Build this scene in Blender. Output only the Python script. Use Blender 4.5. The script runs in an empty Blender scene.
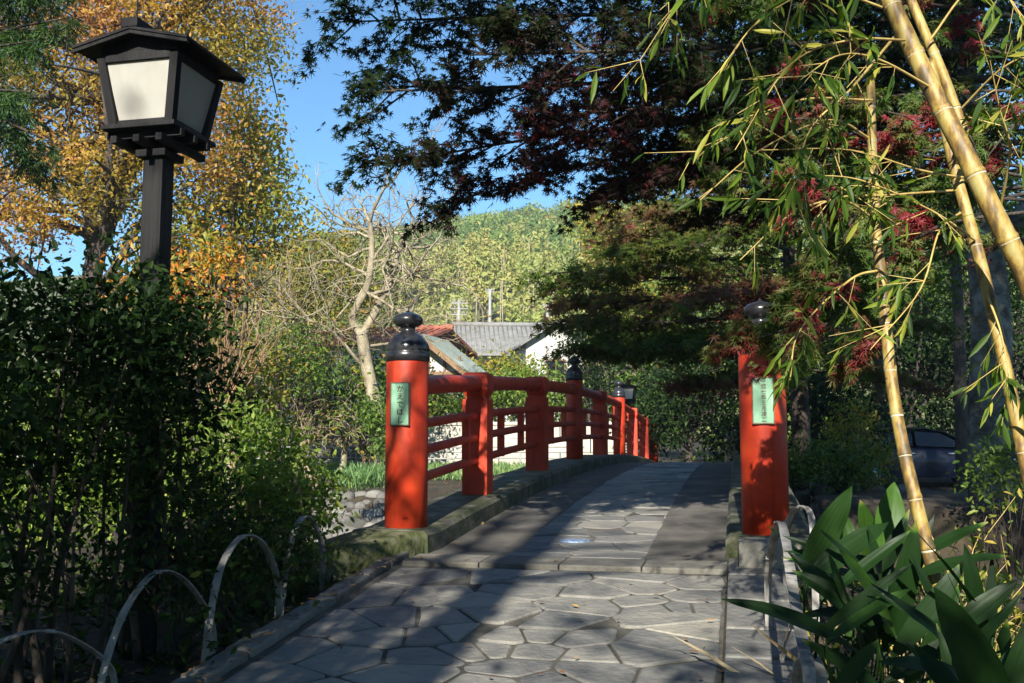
import bpy, bmesh, math, random
import numpy as np
from mathutils import Vector, Matrix
R = math.radians
sin, cos, pi = math.sin, math.cos, math.pi
rng = np.random.default_rng(11)
random.seed(5)
scene = bpy.context.scene
COL = scene.collection

# ------------------------------------------------------------------ camera, sky, sun, exposure
W, H, F = 1024, 683, 996.0
PITCH = math.atan(103.5 / F)
CAMZ = 0.82
cam_d = bpy.data.cameras.new("camera")
cam = bpy.data.objects.new("camera", cam_d)
COL.objects.link(cam)
cam_d.sensor_width = 36.0
cam_d.lens = 36.0 * F / W
cam_d.clip_start = 0.05
cam_d.clip_end = 2000
cam.location = (0, 0, CAMZ)
cam.rotation_euler = (pi / 2 + PITCH, 0, 0)
scene.camera = cam

SUN_AZ, SUN_EL = R(11), R(28)          # direction the light travels, clockwise from +Y
world = bpy.data.worlds.new("World")
scene.world = world
world.use_nodes = True
wn = world.node_tree.nodes
sky = wn.new("ShaderNodeTexSky")
sky.sky_type = 'NISHITA'
sky.sun_disc = False
sky.sun_elevation = SUN_EL
sky.sun_rotation = pi + SUN_AZ
sky.altitude = 0
sky.air_density = 1.0
sky.dust_density = 0.0
sky.ozone_density = 6.0
bg = wn["Background"]
bg.inputs["Strength"].default_value = 0.075
tint = wn.new("ShaderNodeMix"); tint.data_type = 'RGBA'; tint.blend_type = 'MULTIPLY'      # white balance of the daylight
tint.inputs[0].default_value = 1.0
for k_ in tint.inputs:
    if k_.type == 'RGBA' and k_.name == 'B': k_.default_value = (0.80, 1.06, 1.05, 1)
for k_ in tint.inputs:
    if k_.type == 'RGBA' and k_.name == 'A': world.node_tree.links.new(sky.outputs[0], k_)
for k_ in tint.outputs:
    if k_.type == 'RGBA': world.node_tree.links.new(k_, bg.inputs[0])
sun_d = bpy.data.lights.new("sun", 'SUN')
sun_d.energy = 4.9
sun_d.angle = R(0.53)
sun_d.color = (1.0, 0.945, 0.84)
sun = bpy.data.objects.new("sun", sun_d)
COL.objects.link(sun)
LDIR = Vector((sin(SUN_AZ) * cos(SUN_EL), cos(SUN_AZ) * cos(SUN_EL), -sin(SUN_EL)))
sun.rotation_euler = LDIR.to_track_quat('-Z', 'Y').to_euler()
sun.location = (-3, -20, 20)
vs = scene.view_settings
vs.view_transform = 'Standard'
vs.look = 'None'
vs.exposure = 1.35
vs.gamma = 1.0
scene.cycles.use_denoising = True
scene.cycles.max_bounces = 6
scene.cycles.diffuse_bounces = 3
scene.cycles.glossy_bounces = 2
scene.cycles.transmission_bounces = 4
scene.cycles.sample_clamp_indirect = 4.0

# ------------------------------------------------------------------ frames of reference
FWD = np.array((0, cos(PITCH), sin(PITCH)))
UP = np.array((0, -sin(PITCH), cos(PITCH)))


def P(px, py, Y):
    """world point at distance Y ahead, seen at a pixel of the photograph"""
    d = FWD + np.array((1, 0, 0)) * (px - 512) / F + UP * (341.5 - py) / F
    return np.array((0, 0, CAMZ)) + d * (Y / d[1])


TH = R(12.8)
AX = np.array((sin(TH), cos(TH)))       # along the bridge
TX = np.array((cos(TH), -sin(TH)))      # to the right across it
O2 = P(406, 525, 8.1)[:2]               # left entrance post


def BR(s, t, z):
    p = O2 + AX * s + TX * t
    return np.array((p[0], p[1], z))


def ST(x, y):
    dx, dy = x - O2[0], y - O2[1]
    return dx * AX[0] + dy * AX[1], dx * TX[0] + dy * TX[1]


def SUV(u, v, a):
    """point at sideways u, sun-height v, distance a along the sun's azimuth"""
    return np.array((a * sin(SUN_AZ) + u * cos(SUN_AZ), a * cos(SUN_AZ) - u * sin(SUN_AZ), v - a * math.tan(SUN_EL)))


# ------------------------------------------------------------------ mesh helpers
class MB:
    def __init__(self):
        self.V = []; self.n = 0; self.L = []; self.T = []; self.A = []; self.M = []; self.S = []

    def add(self, V, F, rnd=0.5, mi=0, smooth=False):
        V = np.asarray(V, float).reshape(-1, 3)
        self.V.append(V)
        for f in F:
            self.L.append(np.asarray(f, np.int64) + self.n)
        self.T.append(np.array([len(f) for f in F], np.int64))
        self.A.append(np.full(len(V), rnd) if np.isscalar(rnd) else np.asarray(rnd, float))
        self.M.append(np.full(len(F), mi, np.int32))
        self.S.append(np.full(len(F), smooth, bool))
        self.n += len(V)

    def tile(self, VV, tmplF, rnd, mi=0, smooth=False):
        """VV (N,k,3): N copies of one template"""
        N, k, _ = VV.shape
        if N == 0:
            return
        flat = np.concatenate([np.asarray(f) for f in tmplF])
        tot = np.array([len(f) for f in tmplF])
        idx = flat[None, :] + (np.arange(N) * k)[:, None] + self.n
        self.V.append(VV.reshape(-1, 3)); self.L.append(idx.ravel())
        self.T.append(np.tile(tot, N)); self.A.append(np.repeat(rnd, k))
        self.M.append(np.full(N * len(tot), mi, np.int32)); self.S.append(np.full(N * len(tot), smooth, bool))
        self.n += N * k

    def tube(self, path, rad, k=6, rnd=0.5, mi=0, caps=True):
        path = np.asarray(path, float); n = len(path)
        rad = np.full(n, rad) if np.isscalar(rad) else np.asarray(rad, float)
        tan = np.gradient(path, axis=0)
        tan /= np.linalg.norm(tan, axis=1)[:, None] + 1e-9
        a = np.array((0, 0, 1.0)) if abs(tan[0][2]) < .9 else np.array((1.0, 0, 0))
        nn = np.cross(tan[0], a); nn /= np.linalg.norm(nn)
        th = np.arange(k) * 2 * pi / k
        V = np.empty((n, k, 3))
        for i in range(n):
            nn = nn - tan[i] * nn.dot(tan[i]); nn /= np.linalg.norm(nn) + 1e-9
            b = np.cross(tan[i], nn)
            V[i] = path[i] + rad[i] * (np.cos(th)[:, None] * nn + np.sin(th)[:, None] * b)
        Fs = [(i * k + j, i * k + (j + 1) % k, (i + 1) * k + (j + 1) % k, (i + 1) * k + j) for i in range(n - 1) for j in range(k)]
        if caps:
            Fs += [tuple(range(k))[::-1], tuple(range((n - 1) * k, n * k))]
        self.add(V.reshape(-1, 3), Fs, rnd, mi, True)

    def lathe(self, prof, base, k=28, mi=0, rnd=.5):
        base = np.asarray(base, float); n = len(prof)
        th = np.arange(k) * 2 * pi / k
        V = np.array([[(r * cos(a), r * sin(a), h) for a in th] for r, h in prof]).reshape(-1, 3) + base
        Fs = [(i * k + j, i * k + (j + 1) % k, (i + 1) * k + (j + 1) % k, (i + 1) * k + j) for i in range(n - 1) for j in range(k)]
        Fs += [tuple(range(k))[::-1], tuple(range((n - 1) * k, n * k))]
        self.add(V, Fs, rnd, mi, True)

    def box(self, c, half, ax=None, bev=0.0, mi=0, rnd=.5, taper=1.0):
        """box at centre c; ax = rows of axes; taper scales the top"""
        ax = np.eye(3) if ax is None else np.asarray(ax, float)
        bm = bmesh.new()
        bmesh.ops.create_cube(bm, size=2)
        for v in bm.verts:
            k = taper if v.co.z > 0 else 1.0
            v.co = Vector((v.co.x * half[0] * k, v.co.y * half[1] * k, v.co.z * half[2]))
        if bev > 0:
            bmesh.ops.bevel(bm, geom=list(bm.edges), offset=bev, segments=2, affect='EDGES', profile=.6)
        bm.verts.index_update()
        V = np.array([v.co[:] for v in bm.verts]) @ ax + np.asarray(c, float)
        Fs = [[v.index for v in f.verts] for f in bm.faces]
        bm.free()
        self.add(V, Fs, rnd, mi, False)

    def grid(self, G, mi=0, rnd=.5, smooth=True):
        a, b = G.shape[:2]
        Fs = [(i * b + j, i * b + j + 1, (i + 1) * b + j + 1, (i + 1) * b + j) for i in range(a - 1) for j in range(b - 1)]
        self.add(G.reshape(-1, 3), Fs, rnd, mi, smooth)

    def prism(self, poly, z0, z1, frame=None, mi=0, rnd=.5):
        """poly (n,2) extruded from z0 to z1 in frame(x,y,z)"""
        n = len(poly)
        fr = frame or (lambda x, y, z: (x, y, z))
        V = [fr(x, y, z0) for x, y in poly] + [fr(x, y, z1) for x, y in poly]
        Fs = [tuple(range(n))[::-1], tuple(range(n, 2 * n))] + [(i, (i + 1) % n, n + (i + 1) % n, n + i) for i in range(n)]
        self.add(V, Fs, rnd, mi)

    def build(self, name, mats, parent=None, fix=False):
        me = bpy.data.meshes.new(name)
        V = np.concatenate(self.V); L = np.concatenate(self.L); T = np.concatenate(self.T)
        me.vertices.add(len(V)); me.vertices.foreach_set("co", V.astype(np.float32).ravel())
        me.loops.add(len(L)); me.loops.foreach_set("vertex_index", L.astype(np.int32))
        me.polygons.add(len(T))
        me.polygons.foreach_set("loop_start", np.concatenate(([0], np.cumsum(T)[:-1])).astype(np.int32))
        mats = mats if isinstance(mats, (list, tuple)) else [mats]
        for m in mats:
            me.materials.append(m)
        me.polygons.foreach_set("material_index", np.concatenate(self.M))
        me.polygons.foreach_set("use_smooth", np.concatenate(self.S))
        at = me.attributes.new("rnd", 'FLOAT', 'POINT')
        at.data.foreach_set("value", np.concatenate(self.A).astype(np.float32))
        me.update(calc_edges=True)
        if fix:
            bm = bmesh.new(); bm.from_mesh(me)
            bmesh.ops.recalc_face_normals(bm, faces=list(bm.faces))
            bm.to_mesh(me); bm.free()
        o = bpy.data.objects.new(name, me)
        COL.objects.link(o)
        if parent is not None:
            o.parent = parent
            if parent.type == 'EMPTY':
                o.matrix_parent_inverse = Matrix.Translation(-Vector(parent.location))
        return o


def tag(o, label, cat=None, group=None, kind=None):
    o["label"] = label
    if cat: o["category"] = cat
    if group: o["group"] = group
    if kind: o["kind"] = kind
    return o


def thing(name, loc, label, cat, group=None):
    o = bpy.data.objects.new(name, None)
    COL.objects.link(o)
    o.location = tuple(float(x) for x in loc)
    o.empty_display_size = .1
    return tag(o, label, cat, group)


def struct(o):
    o["kind"] = 'structure'
    return o


def unit(a):
    a = np.asarray(a, float)
    return a / (np.linalg.norm(a, axis=-1, keepdims=True) + 1e-9)


def spline(pts, n):
    """smooth curve through points"""
    pts = np.asarray(pts, float); m = len(pts)
    if m == 2:
        return pts[0] + (pts[1] - pts[0]) * np.linspace(0, 1, n)[:, None]
    q = np.vstack([2 * pts[0] - pts[1], pts, 2 * pts[-1] - pts[-2]])
    out = []
    for u in np.linspace(0, m - 1 - 1e-6, n):
        i = int(u); f = u - i
        a, b, c, d = q[i], q[i + 1], q[i + 2], q[i + 3]
        out.append(.5 * (2 * b + (c - a) * f + (2 * a - 5 * b + 4 * c - d) * f * f + (3 * b - a - 3 * c + d) * f ** 3))
    return np.array(out)


def sstep(x, a, b):
    u = np.clip((np.asarray(x, float) - a) / (b - a), 0, 1)
    return u * u * (3 - 2 * u)


def wob(x, y, k=1.0, ph=0.0):
    return (np.sin(x * 1.7 * k + 1.3 + ph) * np.sin(y * 1.3 * k + .7 - ph) + .5 * np.sin(x * 3.9 * k - y * 2.9 * k + ph) + .25 * np.sin(x * 7.7 * k + y * 8.3 * k)) / 1.75


# ------------------------------------------------------------------ materials
def lin(h):
    h = h.lstrip('#')
    c = [int(h[i:i + 2], 16) / 255 for i in (0, 2, 4)]
    return tuple(x / 12.92 if x <= .04045 else ((x + .055) / 1.055) ** 2.4 for x in c) + (1,)


def newmat(name):
    m = bpy.data.materials.new(name); m.use_nodes = True
    nt = m.node_tree
    return m, nt.nodes, nt.links, nt.nodes["Principled BSDF"]


def ramp(nd, stops, interp='LINEAR'):
    r = nd.new("ShaderNodeValToRGB"); r.color_ramp.interpolation = interp
    el = r.color_ramp.elements
    while len(el) < len(stops):
        el.new(.5)
    for e, (p, c) in zip(el, stops):
        e.position = p; e.color = c if len(c) == 4 else tuple(c) + (1,)
    return r


def pmat(name, stops, scale=6.0, rough=.6, bump=.15, bscale=None, rnd=0.0, spec=.5, stretch=(1, 1, 1), detail=6, bdist=.02, metal=0, coat=0):
    """solid surface: noise (+ per-piece value) through a ramp, with bump"""
    m, nd, lk, pb = newmat(name)
    tc = nd.new("ShaderNodeTexCoord"); mp = nd.new("ShaderNodeMapping")
    mp.inputs["Scale"].default_value = stretch
    lk.new(tc.outputs["Object"], mp.inputs[0])
    nz = nd.new("ShaderNodeTexNoise"); nz.inputs["Scale"].default_value = scale; nz.inputs["Detail"].default_value = detail
    nz.inputs["Roughness"].default_value = .62
    lk.new(mp.outputs[0], nz.inputs["Vector"])
    fac = nz.outputs["Fac"]
    if rnd:
        at = nd.new("ShaderNodeAttribute"); at.attribute_name = "rnd"
        mx = nd.new("ShaderNodeMix"); mx.data_type = 'FLOAT'; mx.inputs["Factor"].default_value = rnd
        lk.new(fac, mx.inputs[2]); lk.new(at.outputs["Fac"], mx.inputs[3])
        fac = mx.outputs[0]
    r = ramp(nd, stops); lk.new(fac, r.inputs[0])
    lk.new(r.outputs[0], pb.inputs["Base Color"])
    pb.inputs["Roughness"].default_value = rough
    pb.inputs["Specular IOR Level"].default_value = spec
    pb.inputs["Metallic"].default_value = metal
    pb.inputs["Coat Weight"].default_value = coat
    pb.inputs["Coat Roughness"].default_value = .12
    if bump:
        n2 = nd.new("ShaderNodeTexNoise"); n2.inputs["Scale"].default_value = bscale or scale * 4; n2.inputs["Detail"].default_value = 5
        lk.new(mp.outputs[0], n2.inputs["Vector"])
        bp = nd.new("ShaderNodeBump"); bp.inputs["Strength"].default_value = bump; bp.inputs["Distance"].default_value = bdist
        lk.new(n2.outputs["Fac"], bp.inputs["Height"]); lk.new(bp.outputs[0], pb.inputs["Normal"])
    return m


def leafmat(name, stops, trans=.35, rough=.5, spec=.35):
    m, nd, lk, pb = newmat(name)
    at = nd.new("ShaderNodeAttribute"); at.attribute_name = "rnd"
    r = ramp(nd, stops); lk.new(at.outputs["Fac"], r.inputs[0])
    lk.new(r.outputs[0], pb.inputs["Base Color"])
    pb.inputs["Roughness"].default_value = rough
    pb.inputs["Specular IOR Level"].default_value = spec
    tr = nd.new("ShaderNodeBsdfTranslucent")
    hs = nd.new("ShaderNodeHueSaturation"); hs.inputs["Value"].default_value = 1.5; hs.inputs["Saturation"].default_value = 1.1
    lk.new(r.outputs[0], hs.inputs["Color"]); lk.new(hs.outputs[0], tr.inputs[0])
    mx = nd.new("ShaderNodeMixShader"); mx.inputs[0].default_value = trans
    lk.new(pb.outputs[0], mx.inputs[1]); lk.new(tr.outputs[0], mx.inputs[2])
    lk.new(mx.outputs[0], nd["Material Output"].inputs[0])
    return m


def c3(r, g, b): return (r, g, b, 1)


M = {}
def red_paint():
    m, nd, lk, pb = newmat("red_paint")
    tc = nd.new("ShaderNodeTexCoord")
    def noise(scale, stretch, det=6):
        mp = nd.new("ShaderNodeMapping"); mp.inputs["Scale"].default_value = stretch; lk.new(tc.outputs["Object"], mp.inputs[0])
        nz = nd.new("ShaderNodeTexNoise"); nz.inputs["Scale"].default_value = scale; nz.inputs["Detail"].default_value = det; nz.inputs["Roughness"].default_value = .65
        lk.new(mp.outputs[0], nz.inputs["Vector"]); return nz.outputs["Fac"]
    base = ramp(nd, [(.3, c3(.36, .024, .008)), (.5, c3(.46, .036, .010)), (.72, c3(.54, .060, .016))]); lk.new(noise(4, (1, 1, 1)), base.inputs[0])
    streak = ramp(nd, [(.30, c3(.45, .40, .36)), (.46, c3(1, 1, 1)), (1, c3(1, 1, 1))]); lk.new(noise(22, (1, 1, .06), 4), streak.inputs[0])
    spots = ramp(nd, [(.24, c3(.25, .22, .2)), (.33, c3(1, 1, 1)), (1, c3(1, 1, 1))]); lk.new(noise(38, (1, 1, .8), 5), spots.inputs[0])
    cur = base.outputs[0]
    for other, f in ((streak, .55), (spots, .8)):
        mx = nd.new("ShaderNodeMixRGB"); mx.blend_type = 'MULTIPLY'; mx.inputs[0].default_value = f
        lk.new(cur, mx.inputs[1]); lk.new(other.outputs[0], mx.inputs[2]); cur = mx.outputs[0]
    lk.new(cur, pb.inputs["Base Color"])
    rr = nd.new("ShaderNodeMapRange"); rr.inputs[3].default_value = .38; rr.inputs[4].default_value = .68; lk.new(noise(9, (1, 1, .5)), rr.inputs[0]); lk.new(rr.outputs[0], pb.inputs["Roughness"])
    pb.inputs["Specular IOR Level"].default_value = .35
    bp = nd.new("ShaderNodeBump"); bp.inputs["Strength"].default_value = .12; bp.inputs["Distance"].default_value = .01
    lk.new(noise(60, (1, 1, .3)), bp.inputs["Height"]); lk.new(bp.outputs[0], pb.inputs["Normal"])
    return m


M['red'] = red_paint()
M['cap'] = pmat("black_metal_cap", [(.3, c3(.012, .012, .014)), (.7, c3(.03, .03, .034))], 9, .28, .05, 30, spec=.6)
M['plate'] = pmat("verdigris_plate", [(.3, c3(.13, .30, .19)), (.55, c3(.22, .42, .27)), (.75, c3(.32, .50, .33))], 22, .55, .15, 60, stretch=(1, 1, .3))
M['letter'] = pmat("letter_bronze", [(.3, c3(.05, .035, .02)), (.7, c3(.16, .10, .05))], 60, .5, 0)
M['concrete'] = pmat("mossy_concrete", [(.36, c3(.024, .034, .007)), (.47, c3(.05, .055, .024)), (.58, c3(.10, .094, .07)), (.8, c3(.20, .185, .15))], 5, .85, .5, 26, bdist=.03)
M['moss'] = pmat("moss_stone", [(.35, c3(.025, .040, .006)), (.5, c3(.065, .075, .018)), (.68, c3(.13, .12, .08))], 11, .9, .6, 30, bdist=.03)
M['asphalt'] = pmat("worn_asphalt", [(.3, c3(.035, .033, .029)), (.52, c3(.085, .078, .066)), (.75, c3(.14, .13, .11))], 2.2, .85, .6, 150, bdist=.01)
M['flag'] = pmat("flagstone", [(.26, c3(.07, .072, .07)), (.42, c3(.135, .132, .122)), (.56, c3(.195, .186, .162)), (.74, c3(.27, .25, .205))], 4.5, .6, .7, 20, rnd=.45, bdist=.02, spec=.35)
M['mortar'] = pmat("path_mortar", [(.35, c3(.028, .027, .023)), (.55, c3(.07, .065, .052)), (.75, c3(.16, .145, .115))], 3, .95, .5, 60)
M['band'] = pmat("threshold_concrete", [(.3, c3(.08, .076, .062)), (.7, c3(.17, .16, .135))], 5, .85, .5, 50)
M['block'] = pmat("pale_worn_concrete", [(.34, c3(.09, .088, .06)), (.5, c3(.20, .19, .16)), (.7, c3(.30, .285, .245))], 7, .85, .5, 40)
M['soil'] = pmat("leaf_strewn_soil", [(.3, c3(.014, .010, .006)), (.5, c3(.030, .021, .012)), (.64, c3(.045, .036, .015)), (.8, c3(.030, .045, .012))], 2.2, .95, .8, 18, bdist=.05)
M['hill'] = pmat("hill_undergrowth", [(.3, c3(.05, .07, .02)), (.7, c3(.12, .12, .045))], .3, .95, 0)
M['pole'] = pmat("black_stained_timber", [(.3, c3(.005, .005, .006)), (.55, c3(.012, .012, .0125)), (.8, c3(.026, .0255, .025))], 7, .7, .35, 30, stretch=(1, 1, .08), rnd=0, spec=.18)
M['panel'] = pmat("milky_panel", [(.3, c3(.44, .43, .38)), (.55, c3(.55, .54, .49)), (.7, c3(.58, .57, .52))], 5, .4, 0, stretch=(1, 1, .4))
_m = M['panel']; _nt = _m.node_tree; _tr = _nt.nodes.new("ShaderNodeBsdfTranslucent"); _tr.inputs[0].default_value = (.62, .58, .46, 1)
_mx = _nt.nodes.new("ShaderNodeMixShader"); _mx.inputs[0].default_value = .45
_nt.links.new(_nt.nodes["Principled BSDF"].outputs[0], _mx.inputs[1]); _nt.links.new(_tr.outputs[0], _mx.inputs[2]); _nt.links.new(_mx.outputs[0], _nt.nodes["Material Output"].inputs[0])
M['bark'] = pmat("dark_bark", [(.3, c3(.018, .014, .01)), (.55, c3(.05, .038, .028)), (.8, c3(.11, .09, .07))], 9, .9, .8, 30, stretch=(1, 1, .3), bdist=.03)
M['palebark'] = pmat("pale_bark", [(.3, c3(.10, .08, .045)), (.52, c3(.24, .20, .13)), (.75, c3(.40, .35, .25))], 6, .85, .5, 30, stretch=(1, 1, .4), bdist=.03)
M['mottled'] = pmat("mottled_grey_bark", [(.35, c3(.03, .028, .02)), (.48, c3(.09, .085, .065)), (.6, c3(.20, .19, .16)), (.8, c3(.32, .31, .27))], 3.5, .9, .8, 16, bdist=.05)
M['twig'] = pmat("grey_twig", [(.3, c3(.10, .07, .04)), (.7, c3(.26, .20, .13))], 12, .85, 0)
M['browntwig'] = pmat("brown_twig", [(.3, c3(.13, .075, .035)), (.7, c3(.32, .21, .11))], 12, .8, 0)
M['bamboo'] = pmat("yellow_bamboo", [(.38, c3(.07, .05, .018)), (.46, c3(.17, .10, .024)), (.53, c3(.29, .20, .045)), (.64, c3(.31, .27, .10))], 13, .55, .06, 30, stretch=(1.6, 1.6, .5), spec=.5)
M['node'] = pmat("bamboo_node_bloom", [(.3, c3(.26, .22, .13)), (.7, c3(.48, .45, .33))], 20, .6, 0)
M['culmtwig'] = pmat("bamboo_branch", [(.3, c3(.30, .20, .05)), (.7, c3(.52, .40, .14))], 12, .5, 0)
M['hoop'] = pmat("weathered_split_bamboo", [(.3, c3(.10, .095, .085)), (.5, c3(.22, .21, .195)), (.7, c3(.34, .33, .31))], 14, .6, .2, 60, stretch=(1, 1, .2))
M['wallpale'] = pmat("pale_concrete_wall", [(.3, c3(.28, .26, .21)), (.55, c3(.40, .375, .315)), (.8, c3(.50, .475, .41))], 1.4, .85, .25, 20)
M['rock'] = pmat("grey_river_rock", [(.3, c3(.05, .048, .042)), (.5, c3(.11, .105, .093)), (.75, c3(.19, .18, .16))], 4, .85, .6, 14, bdist=.05, rnd=.4)
M['mossrock'] = pmat("mossy_rock", [(.3, c3(.05, .055, .02)), (.5, c3(.14, .13, .10)), (.75, c3(.30, .28, .24))], 3, .9, .6, 14, bdist=.05, rnd=.3)
M['plaster'] = pmat("white_plaster", [(.3, c3(.38, .37, .335)), (.7, c3(.47, .46, .43))], 2, .8, .1, 20)
M['redtile'] = pmat("red_roof_tile", [(.3, c3(.28, .075, .04)), (.6, c3(.42, .13, .075)), (.8, c3(.50, .20, .12))], 3, .7, .3, 12)
M['greytile'] = pmat("grey_roof_tile", [(.3, c3(.12, .117, .11)), (.6, c3(.20, .195, .18)), (.8, c3(.26, .25, .235))], 2, .75, .3, 12)
M['timber'] = pmat("brown_timber", [(.3, c3(.11, .06, .03)), (.7, c3(.24, .15, .08))], 5, .75, .2, 20)
M['sheet'] = pmat("green_grey_sheet_roof", [(.3, c3(.11, .14, .12)), (.7, c3(.19, .22, .195))], 2, .5, .1, 10)
M['glass'] = pmat("dark_window_glass", [(.3, c3(.006, .008, .010)), (.7, c3(.015, .018, .022))], 2, .15, 0, spec=.4)
M['greypole'] = pmat("grey_concrete_pole", [(.3, c3(.20, .195, .185)), (.7, c3(.30, .295, .28))], 3, .8, .1, 20)
M['car'] = pmat("dark_blue_car_paint", [(.3, c3(.003, .005, .016)), (.7, c3(.006, .010, .03))], 2, .35, 0, spec=.25, coat=.12)
M['rubber'] = pmat("black_rubber", [(.3, c3(.012, .012, .012)), (.7, c3(.03, .03, .03))], 9, .8, .1, 60)
M['alloy'] = pmat("alloy_metal", [(.3, c3(.35, .35, .36)), (.7, c3(.5, .5, .52))], 9, .35, 0, metal=.8)
M['water'] = pmat("shallow_water", [(.3, c3(.03, .04, .03)), (.7, c3(.06, .07, .05))], 1.2, .08, .25, 5, spec=.6, bdist=.05)
M['iron'] = pmat("blue_grey_iron", [(.3, c3(.10, .14, .22)), (.7, c3(.24, .32, .46))], 30, .4, .4, 70, metal=.3)
M['boxpaint'] = pmat("faded_olive_paint", [(.3, c3(.18, .165, .10)), (.7, c3(.27, .25, .17))], 5, .7, .1, 30)

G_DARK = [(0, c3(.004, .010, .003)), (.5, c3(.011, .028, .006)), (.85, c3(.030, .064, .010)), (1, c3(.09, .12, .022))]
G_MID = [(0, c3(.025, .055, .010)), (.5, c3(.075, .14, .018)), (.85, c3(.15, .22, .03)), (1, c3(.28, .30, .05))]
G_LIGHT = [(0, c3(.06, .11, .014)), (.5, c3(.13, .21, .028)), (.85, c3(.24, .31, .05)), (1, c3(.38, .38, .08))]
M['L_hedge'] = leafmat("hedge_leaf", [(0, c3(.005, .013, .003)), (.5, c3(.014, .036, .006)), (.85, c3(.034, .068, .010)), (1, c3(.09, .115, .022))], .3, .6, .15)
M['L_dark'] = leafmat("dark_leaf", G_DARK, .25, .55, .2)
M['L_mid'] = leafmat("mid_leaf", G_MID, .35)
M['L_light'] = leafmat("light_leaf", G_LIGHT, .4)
M['L_gold'] = leafmat("golden_leaf", [(0, c3(.09, .10, .014)), (.22, c3(.20, .17, .022)), (.45, c3(.38, .26, .035)), (.68, c3(.42, .235, .05)), (.85, c3(.37, .17, .06)), (1, c3(.24, .10, .045))], .42)
M['L_goldgreen'] = leafmat("gold_green_leaf", [(0, c3(.06, .10, .016)), (.4, c3(.19, .22, .03)), (.72, c3(.36, .30, .045)), (.9, c3(.42, .26, .05)), (1, c3(.45, .18, .04))], .4)
M['L_orange'] = leafmat("orange_leaf", [(0, c3(.16, .16, .03)), (.35, c3(.45, .30, .04)), (.7, c3(.58, .20, .03)), (1, c3(.50, .09, .03))], .42)
M['L_maple'] = leafmat("dusky_maple_leaf", [(0, c3(.008, .024, .004)), (.5, c3(.016, .026, .006)), (.66, c3(.028, .013, .011)), (.88, c3(.050, .010, .014)), (1, c3(.12, .02, .018))], .3, .65, .12)
M['L_maplegreen'] = leafmat("layered_maple_leaf", [(0, c3(.04, .075, .010)), (.38, c3(.09, .13, .018)), (.55, c3(.13, .085, .03)), (.8, c3(.15, .055, .04)), (1, c3(.22, .06, .03))], .42, .6, .2)
M['L_red'] = leafmat("crimson_maple_leaf", [(0, c3(.06, .11, .018)), (.32, c3(.12, .14, .03)), (.46, c3(.12, .03, .02)), (.75, c3(.24, .022, .034)), (1, c3(.42, .05, .04))], .42)
M['L_bamboo'] = leafmat("bamboo_leaf", [(0, c3(.015, .04, .006)), (.5, c3(.05, .10, .011)), (.78, c3(.14, .21, .02)), (1, c3(.36, .34, .055))], .42, .5, .25)
M['L_hill'] = leafmat("hill_leaf", [(0, c3(.06, .11, .035)), (.25, c3(.13, .20, .05)), (.45, c3(.20, .26, .07)), (.6, c3(.27, .30, .09)), (.8, c3(.36, .32, .11)), (.9, c3(.30, .20, .09)), (1, c3(.36, .18, .06))], .3, .7, .1)
M['L_cedar'] = leafmat("cedar_leaf", [(0, c3(.012, .035, .008)), (.6, c3(.035, .085, .014)), (1, c3(.10, .18, .025))], .25)
M['L_broad'] = leafmat("broad_leaf", [(0, c3(.006, .019, .005)), (.5, c3(.014, .042, .008)), (.8, c3(.05, .12, .014)), (1, c3(.22, .21, .05))], .34, .48, .25)
M['L_grass'] = leafmat("grass_blade", [(0, c3(.08, .17, .05)), (.5, c3(.15, .26, .09)), (.85, c3(.26, .36, .14)), (1, c3(.40, .40, .16))], .35)
M['L_litter'] = leafmat("fallen_leaf", [(0, c3(.10, .05, .022)), (.4, c3(.22, .10, .04)), (.7, c3(.40, .20, .06)), (.9, c3(.50, .33, .08)), (1, c3(.30, .05, .03))], .2)
M['L_dry'] = leafmat("dry_blade", [(0, c3(.16, .11, .05)), (.6, c3(.38, .29, .15)), (1, c3(.55, .45, .28))], .3)

# ------------------------------------------------------------------ leaf templates (x along the leaf, z the normal)
def tm_lens(w=.35, fold=.08):
    V = np.array([(0, 0, 0), (.35, w / 2, fold), (.7, w * .42, fold * .6), (1, 0, -.06), (.7, -w * .42, fold * .6), (.35, -w / 2, fold), (.38, 0, 0), (.7, 0, -.01)])
    return V, [(0, 6, 1), (6, 7, 2, 1), (7, 3, 2), (0, 5, 6), (5, 4, 7, 6), (4, 3, 7)]


def tm_diamond(w=.5, fold=.1):
    return np.array([(0, 0, 0), (.45, w / 2, fold), (1, 0, 0), (.45, -w / 2, fold)]), [(0, 2, 1), (0, 3, 2)]


def tm_star(n=5):
    a = [0, 52, 100, -52, -100] if n == 5 else [0, 38, 76, 118, -38, -76, -118]
    a = sorted(a); ln = {0: 1.0, 38: .95, 76: .75, 118: .42, 52: .9, 100: .55}
    tips = [(ln[abs(x)] * cos(R(x)), ln[abs(x)] * sin(R(x)), -.12 * ln[abs(x)]) for x in a]
    mids = [a[0] - 30] + [(a[i] + a[i + 1]) / 2 for i in range(len(a) - 1)] + [a[-1] + 30]
    val = [(.26 * cos(R(x)), .26 * sin(R(x)), .02) for x in mids]
    V = np.array([(0, 0, 0)] + tips + val)
    k = len(a)
    return V, [(0, 1 + k + i, 1 + i, 2 + k + i) for i in range(k)]


LENS, DIAM, STAR5, STAR7 = tm_lens(), tm_diamond(), tm_star(5), tm_star(7)
BLADE = tm_lens(.13, .02)
SMALL = tm_lens(.42, .05)


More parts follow.
